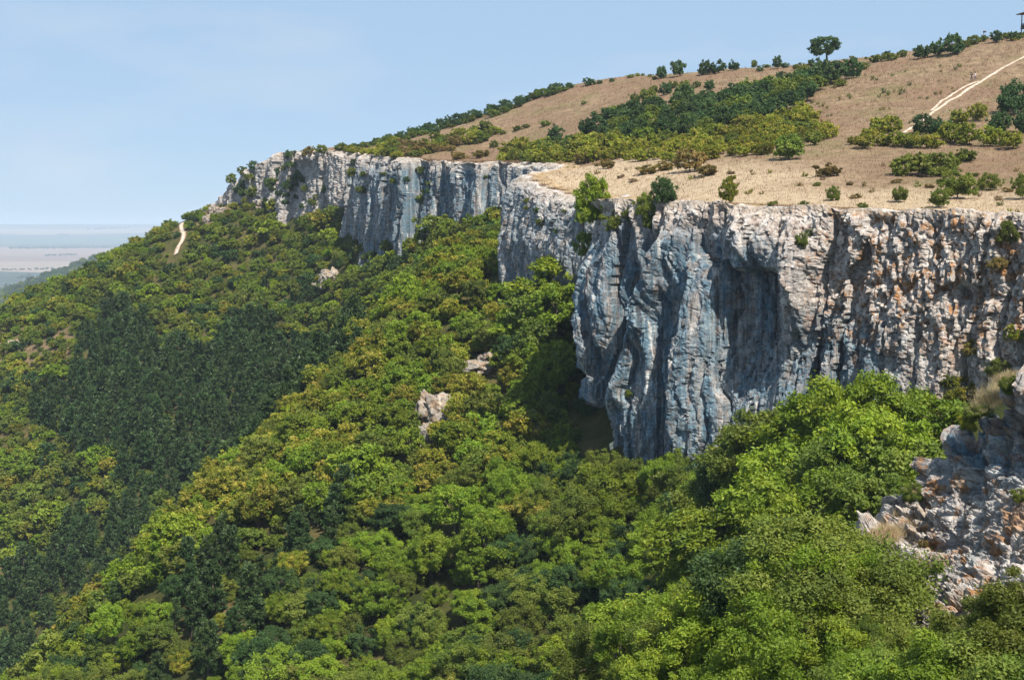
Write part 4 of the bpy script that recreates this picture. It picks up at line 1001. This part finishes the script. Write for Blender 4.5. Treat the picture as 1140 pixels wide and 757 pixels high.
def scatter(name, label, P, RZ, SC, keys, TX=None):
    """one object of kind stuff: plants nobody would count, by geometry nodes"""
    uk = sorted(set(keys)); col = D.collections.new(name + '_plants')
    for q, k in enumerate(uk):
        o = D.objects.new(f'{name}_{q:03d}', joined(*k).data); col.objects.link(o)
    me = D.meshes.new(name); me.vertices.add(len(P)); me.vertices.foreach_set('co', np.asarray(P, np.float32).ravel())
    for nm, ty, a in (('rz', 'FLOAT', RZ), ('scl', 'FLOAT', SC), ('tx', 'FLOAT', [0.0] * len(P) if TX is None else TX)):
        at_ = me.attributes.new(nm, ty, 'POINT'); at_.data.foreach_set('value', np.asarray(a, np.float32))
    at_ = me.attributes.new('idx', 'INT', 'POINT'); at_.data.foreach_set('value', np.array([uk.index(k) for k in keys], np.int32))
    o = D.objects.new(name, me); COL.objects.link(o)
    ng = D.node_groups.new(name, 'GeometryNodeTree')
    ng.interface.new_socket('Geometry', in_out='INPUT', socket_type='NodeSocketGeometry'); ng.interface.new_socket('Geometry', in_out='OUTPUT', socket_type='NodeSocketGeometry')
    N, L = ng.nodes, ng.links
    gi, go = N.new('NodeGroupInput'), N.new('NodeGroupOutput')
    ip = N.new('GeometryNodeInstanceOnPoints'); ci = N.new('GeometryNodeCollectionInfo'); ci.inputs[0].default_value = col
    ci.inputs['Separate Children'].default_value = True; ci.inputs['Reset Children'].default_value = True
    def na(nm, ty):
        a = N.new('GeometryNodeInputNamedAttribute'); a.data_type = ty; a.inputs[0].default_value = nm
        return a.outputs[0]
    cx_ = N.new('ShaderNodeCombineXYZ'); L.new(na('rz', 'FLOAT'), cx_.inputs[2]); L.new(na('tx', 'FLOAT'), cx_.inputs[0])
    L.new(gi.outputs[0], ip.inputs['Points']); L.new(ci.outputs[0], ip.inputs['Instance']); ip.inputs['Pick Instance'].default_value = True
    L.new(na('idx', 'INT'), ip.inputs['Instance Index']); L.new(cx_.outputs[0], ip.inputs['Rotation']); L.new(na('scl', 'FLOAT'), ip.inputs['Scale'])
    L.new(ip.outputs[0], go.inputs[0])
    md = o.modifiers.new('plants', 'NODES'); md.node_group = ng
    return tag(o, label, None, None, 'stuff')
names = {'pine': ('pine_wood', 'dense dark mass of further pines in the gully'), 'broad': ('scrub_woodland', 'dense green scrub filling in between the trees on the slope'),
         'smoke': ('smoke_bush_scrub', 'yellowing scrub filling in between the bushes'), 'hill': ('hill_scrub', 'tiny weeds and scrub dotted over the hill')}
for k, ids in rest.items():
    ps_ = [PLANTS[i] for i in ids]
    scatter(*names[k], [p['P'] for p in ps_], [p['rz'] for p in ps_], [p['sc'] for p in ps_], [(p['form'], p['tone'], p['lod'], p['shape']) for p in ps_], [p['tilt'][0] for p in ps_])
print('PLANTS', len(PLANTS), {k: len(v) for k, v in chosen.items()}, {k: len(v) for k, v in rest.items()})

# far wood on the distant hill, hedges on the plain
X, Y = np.meshgrid(np.arange(-1690, -200, 12.), np.arange(1200, 4100, 12.), indexing='ij'); X = X.ravel() + rng.uniform(-4, 4, X.size); Y = Y.ravel() + rng.uniform(-4, 4, Y.size)
i = np.clip(((X + 1700) / 22).astype(int), 0, dx.shape[0] - 2); j = np.clip(((Y - 1150) / 22).astype(int), 0, dx.shape[1] - 2)
Z = DZ[i, j]; a, b = proj(np.stack([X, Y, Z], 1))
ok = (a > -60) & (a < 190) & (Z > -176) & (rng.random(len(X)) < .82)
X, Y, Z = X[ok], Y[ok], Z[ok]; n = len(X)
scatter('far_wood', 'blue-green wood covering the distant spur', np.stack([X, Y, Z - .5], 1), rng.uniform(0, 6, n), rng.uniform(1.2, 2.5, n), [('tree', ('dark', 'mid', 'dark')[q], 3, int(s)) for q, s in zip(rng.integers(0, 3, n), rng.integers(0, 3, n))])
HP = []
for (xa, ya, xb, yb, dens, spread) in [(10, 277, 140, 276, 190, .6), (0, 301, 60, 300, 46, .8), (20, 309, 90, 306, 100, 2), (0, 322, 60, 312, 120, 3), (50, 285, 85, 284, 40, .6), (0, 331, 30, 326, 40, 2), (60, 262, 76, 262, 12, .3), (95, 256, 150, 254, 40, .4)]:
    for _ in range(dens):
        u = rng.random(); HP.append((xa + (xb - xa) * u, ya + (yb - ya) * u + rng.normal() * spread * .5))
HP = np.array(HP); Q = hit(HP[:, 0], HP[:, 1], plain_z, 1500, 26000, 20.)
Q = Q[~np.isnan(Q[:, 0])]; n = len(Q); Q[:, 2] = plain_z(Q[:, 0], Q[:, 1])
scatter('hedgerow_trees', 'hazy lines of hedgerow trees between the fields', Q, rng.uniform(0, 6, n), rng.uniform(1.2, 2.4, n) * np.clip(Q[:, 1] / 6000, .8, 3), [('bush', 'dark', 3, int(s)) for s in rng.integers(0, 3, n)])

# ------------------------------------------------------------------ dry grass, path, boulders
def blades(name, label, P, hgt, per, tone_lo, tone_hi, mat, spread, wd=.07):
    n = len(P) * per; k = np.repeat(np.arange(len(P)), per)
    B = P[k] + np.stack([rng.normal(size=n) * spread, rng.normal(size=n) * spread, 0 * k - .03], 1)
    h = hgt[k] * rng.uniform(.5, 1.2, n); a = rng.uniform(0, 6.28, n); ln = rng.uniform(.1, .9, n)
    d = np.stack([np.cos(a), np.sin(a), 0 * a], 1); w = np.stack([-np.sin(a), np.cos(a), 0 * a], 1) * (h * wd)[:, None]
    tip = B + d * (h * ln)[:, None] + np.array([0, 0, 1]) * h[:, None]
    V = np.stack([B - w, B + w, tip], 1).reshape(-1, 3)
    t = np.clip(rng.uniform(tone_lo, tone_hi, len(P))[k] + rng.normal(size=n) * .12, 0, 1)
    return mesh_np(name, V, np.arange(3 * n).reshape(n, 3), attrs={'tint': t}, smooth=False)
gxp, gyp = rng.uniform(380, 1160, 34000), rng.uniform(40, 246, 34000)
G = hit(gxp, gyp, plat_hit_f, 125, 520, .9); G = G[~np.isnan(G[:, 0])]
G[:, 2] = plat_z(G[:, 0], G[:, 1])
# keep the path clear
PATH = [(1150, 58), (1128, 70), (1108, 82), (1092, 92), (1075, 101), (1058, 112), (1044, 122), (1032, 131), (1018, 141), (1004, 150)]
pq = np.array(PATH, float); gx_, gy_ = proj(G); near = np.zeros(len(G), bool)
for (ax, ay), (bx_, by_) in zip(PATH[:-1], PATH[1:]):
    t = np.clip(((gx_ - ax) * (bx_ - ax) + (gy_ - ay) * (by_ - ay)) / ((bx_ - ax) ** 2 + (by_ - ay) ** 2), 0, 1)
    near |= np.hypot(gx_ - ax - t * (bx_ - ax), gy_ - ay - t * (by_ - ay)) < 5
G = G[~near]
me = blades('dry_grass', '', G, np.clip(G[:, 1] / 170 * .30, .22, .55), 5, .05, .95, LEAF['dry'], .22)
tag(obj('dry_grass', me, LEAF['dry']), 'short straw-coloured grass over the plateau and hill', None, None, 'stuff')

def ribbon(name, label, PX, zf, width, mat, lift, y0):
    q = hit([p[0] for p in PX], [p[1] for p in PX], zf, y0, 560, .4); q = q[~np.isnan(q[:, 0])]
    d = np.r_[0, np.cumsum(np.linalg.norm(np.diff(q[:, :2], axis=0), axis=1))]; s = np.arange(0, d[-1], .5)
    x, y = np.interp(s, d, q[:, 0]), np.interp(s, d, q[:, 1])
    k = np.hanning(15); k /= k.sum(); x = np.convolve(np.pad(x, 7, mode='edge'), k, 'valid'); y = np.convolve(np.pad(y, 7, mode='edge'), k, 'valid')
    tx, ty = np.gradient(x), np.gradient(y); L = np.hypot(tx, ty) + 1e-9; nx, ny = -ty / L, tx / L
    s3 = np.stack([s, 0 * s, 0 * s], 1)
    wl_ = width * (1 + .7 * fbm(s3 / 3, 3, 101)); wr_ = width * (1 + .7 * fbm(s3 / 3, 3, 102))
    c = np.linspace(-1, 1, 7); V = []
    for cc in c:
        w_ = np.where(cc < 0, wl_, wr_) * cc; X, Y = x + nx * w_, y + ny * w_
        V.append(np.stack([X, Y, zf(X, Y) + lift - .05 * abs(cc) ** 3], 1))
    V = np.stack(V, 1)
    o = obj(name, mesh_np(name, V.reshape(-1, 3), grid_faces(*V.shape[:2]), vattrs={'edge': np.tile(np.abs(c), len(s))}), mat); return tag(o, label, None, None, 'structure')
def plat_safe(X, Y): return plat_z(X, Y)
ribbon('footpath', 'white chalk footpath climbing the dry hill', PATH, plat_safe, .46, CHALK, .07, 200)
ribbon('side_path', 'thin branch of the chalk path', [(1092, 90), (1078, 95), (1060, 105), (1046, 115), (1036, 125)], plat_safe, .35, CHALK, .06, 200)
ribbon('slope_trail', 'white stony trail down the far wooded slope', TRAIL, slope_z, .8, CHALK, .35, 330)

def boulder(P, w, h, seed):
    n = 60; th, ph = np.meshgrid(np.linspace(0, 2 * math.pi, n * 2), np.linspace(0, math.pi, n), indexing='ij')
    d = np.stack([np.cos(th) * np.sin(ph), np.sin(th) * np.sin(ph), np.cos(ph)], -1)
    r = 1 + .25 * fbm(d * 1.3, 3, seed, True) + .34 * facets(d * 1.15, seed, 1.3, .1) + .12 * facets(d * 3.2, seed + 1, 1.2, .5) + .05 * fbm(d * 9, 3, seed + 3)
    pw = np.sign(d) * np.abs(d) ** .8
    V = pw * r[..., None] * np.array([w * .5, w * .45, h * .62])
    Z0 = np.zeros(n * 2 * n)
    return mesh_np('boulder', V.reshape(-1, 3), grid_faces(n * 2, n)[:, ::-1], vattrs={'cap': Z0 + .35, 'stain_shade': Z0 + .5, 'lichen': Z0 + .6})
BL = ['large pinkish grey boulder standing out of the scrub on the spur', 'small brown rock just below the large pinkish boulder', 'flat pale rock uphill of the large pinkish boulder', 'small pale rock beside the dry bush above the pinkish boulder', 'white rock in shade left of the cliff nose',
      'bare white rock patch on the slope below the far cliff', 'small white rock left of the white rock patch', 'pale rock just above the right wing of the pine wood', 'small white rock at the dry patch far left', 'pale rock right of the white trail', 'pale rock nearest the white trail',
      'highest pale rock above the white trail', 'grey rock below the far cliff left end', 'tiny white rock above the middle of the pine wood', 'grey rock at the bottom left among the bushes']
for n_, (x, y, Y, w, h) in enumerate(BOULDERS):
    P = at(x, y, Y); z = float(slope_z(P[0], P[1])); Y2 = Y
    q = hit([x], [y + h * .4], slope_z, Y - 40, Y + 40, .4)[0]
    if not np.isnan(q[0]): P, Y2 = q, q[1]
    o = obj('boulder', boulder(P, w * .95 * Y2 / FPX, h * .85 * Y2 / FPX, 200 + n_ * 5), ROCK); o.location = (P[0], P[1], float(slope_z(P[0], P[1])) + h * .10 * Y2 / FPX); o.rotation_euler = (0, .3 if n_ == 0 else 0, n_ * 1.3)
    tag(o, BL[n_], 'rock', 'bare rocks on the wooded slope')

# dry grass clumps on the near rock
CL = [(1012, 572, 76, 60, 62, 'large straw-coloured grass clump on the near rock rib'), (1108, 432, 75, 44, 34, 'dry grass clump on top of the near rock beside the yellow bush'), (985, 585, 75, 36, 34, 'pale grass clump left of the large straw clump'),
      (1030, 545, 78, 34, 30, 'dry grass clump above the large straw clump'), (1125, 415, 74, 36, 30, 'dry grass clump at the right frame edge below the cliff')]
for x, y, Y, w, h, lab in CL:
    P = at(x, y + h * .35, Y); m = 190; R = w * Y / FPX * .34
    PP = np.stack([rng.normal(size=m) * R * 1.1, rng.normal(size=m) * R * .8, 0 * np.zeros(m)], 1); PP[:, 2] = PP[:, 1] * .4 + PP[:, 0] * .25; hh_ = h * Y / FPX * .40 * np.exp(-(np.hypot(PP[:, 0], PP[:, 1]) / (1.9 * R)) ** 2) * rng.uniform(.6, 1.1, m)
    o = obj('grass_clump', blades('grass_clump', '', PP, hh_, 24, .1, .9, LEAF['straw'], .10, .016), LEAF['straw']); o.location = P
    tag(o, lab, 'grass clump', 'dry grass clumps on the near rock')

# ------------------------------------------------------------------ lookout shelter, post, walkers
def shelter():
    P = hit([1139], [42], plat_hit_f, 200, 400, .4)[0]
    if np.isnan(P[0]): P = hit([1139], [46], plat_hit_f, 200, 400, .4)[0]
    k = P[1] / FPX; X0 = P[0] + .6
    base = (X0 + 1.2, P[1] + 1.0, float(plat_z(X0 + 1.2, P[1] + 1.0)))
    r = empty('lookout_shelter', base, .12)
    tag(r, 'dark wooden lookout shelter with flat roof on the right skyline', 'shelter')
    for x in (-1.3, 1.3):
        for y in (-1.3, 1.3):
            m = MB(); m.box((x, y, 2.4), (.17, .17, 5.2)); obj('post', m.mesh('post'), WOOD, r)
    m = MB(); m.box((0, 0, 1.75), (3.1, 3.1, .16)); obj('platform', m.mesh('platform'), WOOD, r)
    m = MB()
    for y in (-1.42, 1.42): m.box((0, y, 2.75), (2.9, .07, .12)); m.box((0, y, 2.25), (2.9, .05, .5))
    for x in (-1.42, 1.42): m.box((x, 0, 2.75), (.07, 2.7, .12)); m.box((x, 0, 2.25), (.05, 2.7, .5))
    obj('railing', m.mesh('railing'), WOOD, r)
    b = MB(); z0 = 4.98
    b.v = [(-2.3, -2.3, z0), (2.3, -2.3, z0), (2.3, 2.3, z0), (-2.3, 2.3, z0), (-2.3, -2.3, z0 + .13), (2.3, -2.3, z0 + .13), (2.3, 2.3, z0 + .13), (-2.3, 2.3, z0 + .13), (-.5, 0, z0 + .6), (.5, 0, z0 + .6)]
    b.f = [(3, 2, 1, 0), (0, 1, 5, 4), (1, 2, 6, 5), (2, 3, 7, 6), (3, 0, 4, 7), (4, 5, 9, 8), (6, 7, 8, 9), (5, 6, 9), (7, 4, 8)]
    obj('roof', b.mesh('roof'), ROOFM, r)
    m = MB()
    for y in (-.12, .12): m.tube([(-1.3, y - .9, -.2), (-1.3, y - .3, 1.75)], [.05, .05], 5)
    for q in range(6): m.box((-1.3, -.93 + q * .1, .1 + q * .3), (.06, .3, .05))
    obj('ladder', m.mesh('ladder'), WOOD, r)
shelter()
P = hit([1095], [46.5], plat_hit_f, 200, 400, .4)[0]
if not np.isnan(P[0]):
    m = MB(); m.tube([(0, 0, -.3), (0, 0, 2.3)], [.09, .07], 7); o = empty('wooden_post', (P[0], P[1], float(plat_z(P[0], P[1]))))
    obj('post', m.mesh('post'), WOOD, o); m = MB(); m.box((.14, -.1, 2.15), (.75, .06, .38)); obj('board', m.mesh('board'), WOOD, o)
    tag(o, 'thin dark post with a small board on the skyline left of shelter', 'post')

def skinned(name, J, E, root, mat, parent):
    """one continuous surface grown around connected joints"""
    me = D.meshes.new(name); me.from_pydata([j[:3] for j in J], E, []); me.update()
    o = obj(name, me, mat, parent); md = o.modifiers.new('skin', 'SKIN'); md.use_smooth_shade = True
    for i, j in enumerate(J):
        sv = me.skin_vertices[0].data[i]; sv.radius = (j[3], j[4] if len(j) > 4 else j[3]); sv.use_root = (i == root)
    sd = o.modifiers.new('sub', 'SUBSURF'); sd.levels = 1; sd.render_levels = 2
    return o
SKIN = flat_mat('skin', (.42, .26, .19), .6, .1)
def person(P, rz, label, top, legs, hair, H=1.72):
    r = empty('person', P, rz, H / 1.75); tag(r, label, 'person')
    J = [(0, 0, .95, .13, .10), (0, 0, 1.12, .12, .09), (0, -.01, 1.30, .15, .10), (0, 0, 1.44, .10, .07), (0, .01, 1.52, .05), (0, .02, 1.62, .085, .10), (0, .02, 1.72, .06, .07),
         (.19, 0, 1.40, .055), (.25, .03, 1.14, .042), (.22, .16, .95, .034), (.21, .20, .87, .03), (-.19, 0, 1.40, .055), (-.25, -.04, 1.14, .042), (-.23, .06, .92, .034), (-.22, .09, .84, .03),
         (.10, 0, .88, .09), (.10, .10, .50, .062), (.10, .06, .10, .045), (.10, .20, .04, .04), (-.10, 0, .88, .09), (-.10, -.06, .50, .062), (-.10, -.20, .14, .045), (-.10, -.08, .05, .04)]
    E = [(0, 1), (1, 2), (2, 3), (3, 4), (4, 5), (5, 6), (3, 7), (7, 8), (8, 9), (9, 10), (3, 11), (11, 12), (12, 13), (13, 14), (0, 15), (15, 16), (16, 17), (17, 18), (0, 19), (19, 20), (20, 21), (21, 22)]
    skinned('body', J, E, 0, SKIN, r)
    k = lambda i, s: (*J[i][:3], J[i][3] * s, (J[i][4] if len(J[i]) > 4 else J[i][3]) * s)
    mid = lambda a, b: tuple((J[a][q] + J[b][q]) / 2 for q in range(3)) + (.058,)
    skinned('shirt', [k(0, 1.12), k(1, 1.14), k(2, 1.13), k(3, 1.15), k(7, 1.25), mid(7, 8), k(11, 1.25), mid(11, 12)], [(0, 1), (1, 2), (2, 3), (3, 4), (4, 5), (3, 6), (6, 7)], 1, flat_mat('shirt_cloth', top), r)
    skinned('trousers', [(0, 0, .93, .145, .115), k(15, 1.12), k(16, 1.18), k(17, 1.2), k(19, 1.12), k(20, 1.18), k(21, 1.2)], [(0, 1), (1, 2), (2, 3), (0, 4), (4, 5), (5, 6)], 0, flat_mat('trouser_cloth', legs), r)
    skinned('hair', [(0, -.01, 1.63, .09, .10), (0, 0, 1.70, .088, .10), (0, .02, 1.75, .06, .07)], [(0, 1), (1, 2)], 1, flat_mat('hair', hair), r)
for px_, py_, rz_, lab, top, legs, hair, H in [(1081.5, 91.5, 2.6, 'walker in a dark purple top and dark trousers beside the chalk path', (.035, .025, .06), (.03, .025, .05), (.03, .02, .015), 1.75),
                                               (1085.5, 90.5, 2.6, 'walker in a pale top beside the chalk path', (.62, .55, .52), (.16, .12, .16), (.05, .03, .02), 1.68)]:
    P = hit([px_], [py_], plat_hit_f, 200, 400, .3)[0]
    person((P[0], P[1], float(plat_z(P[0], P[1])) + .03), rz_, lab, top, legs, hair, H)

# ------------------------------------------------------------------ haze
m = MB(); m.box((-4000, 20500, -105), (60000, 50000, 350))
hz = obj('haze', m.mesh('haze')); hm = D.materials.new('haze'); hm.use_nodes = True; hm.node_tree.nodes.remove(hm.node_tree.nodes['Principled BSDF'])
pv = hm.node_tree.nodes.new('ShaderNodeVolumePrincipled'); pv.inputs['Color'].default_value = (.70, .84, 1.0, 1); pv.inputs['Density'].default_value = HAZE_DENSITY; pv.inputs['Anisotropy'].default_value = 0.0
hm.node_tree.links.new(pv.outputs[0], hm.node_tree.nodes['Material Output'].inputs['Volume']); hz.data.materials.append(hm)
tag(hz, 'pale blue summer haze over the whole valley', None, None, 'stuff')
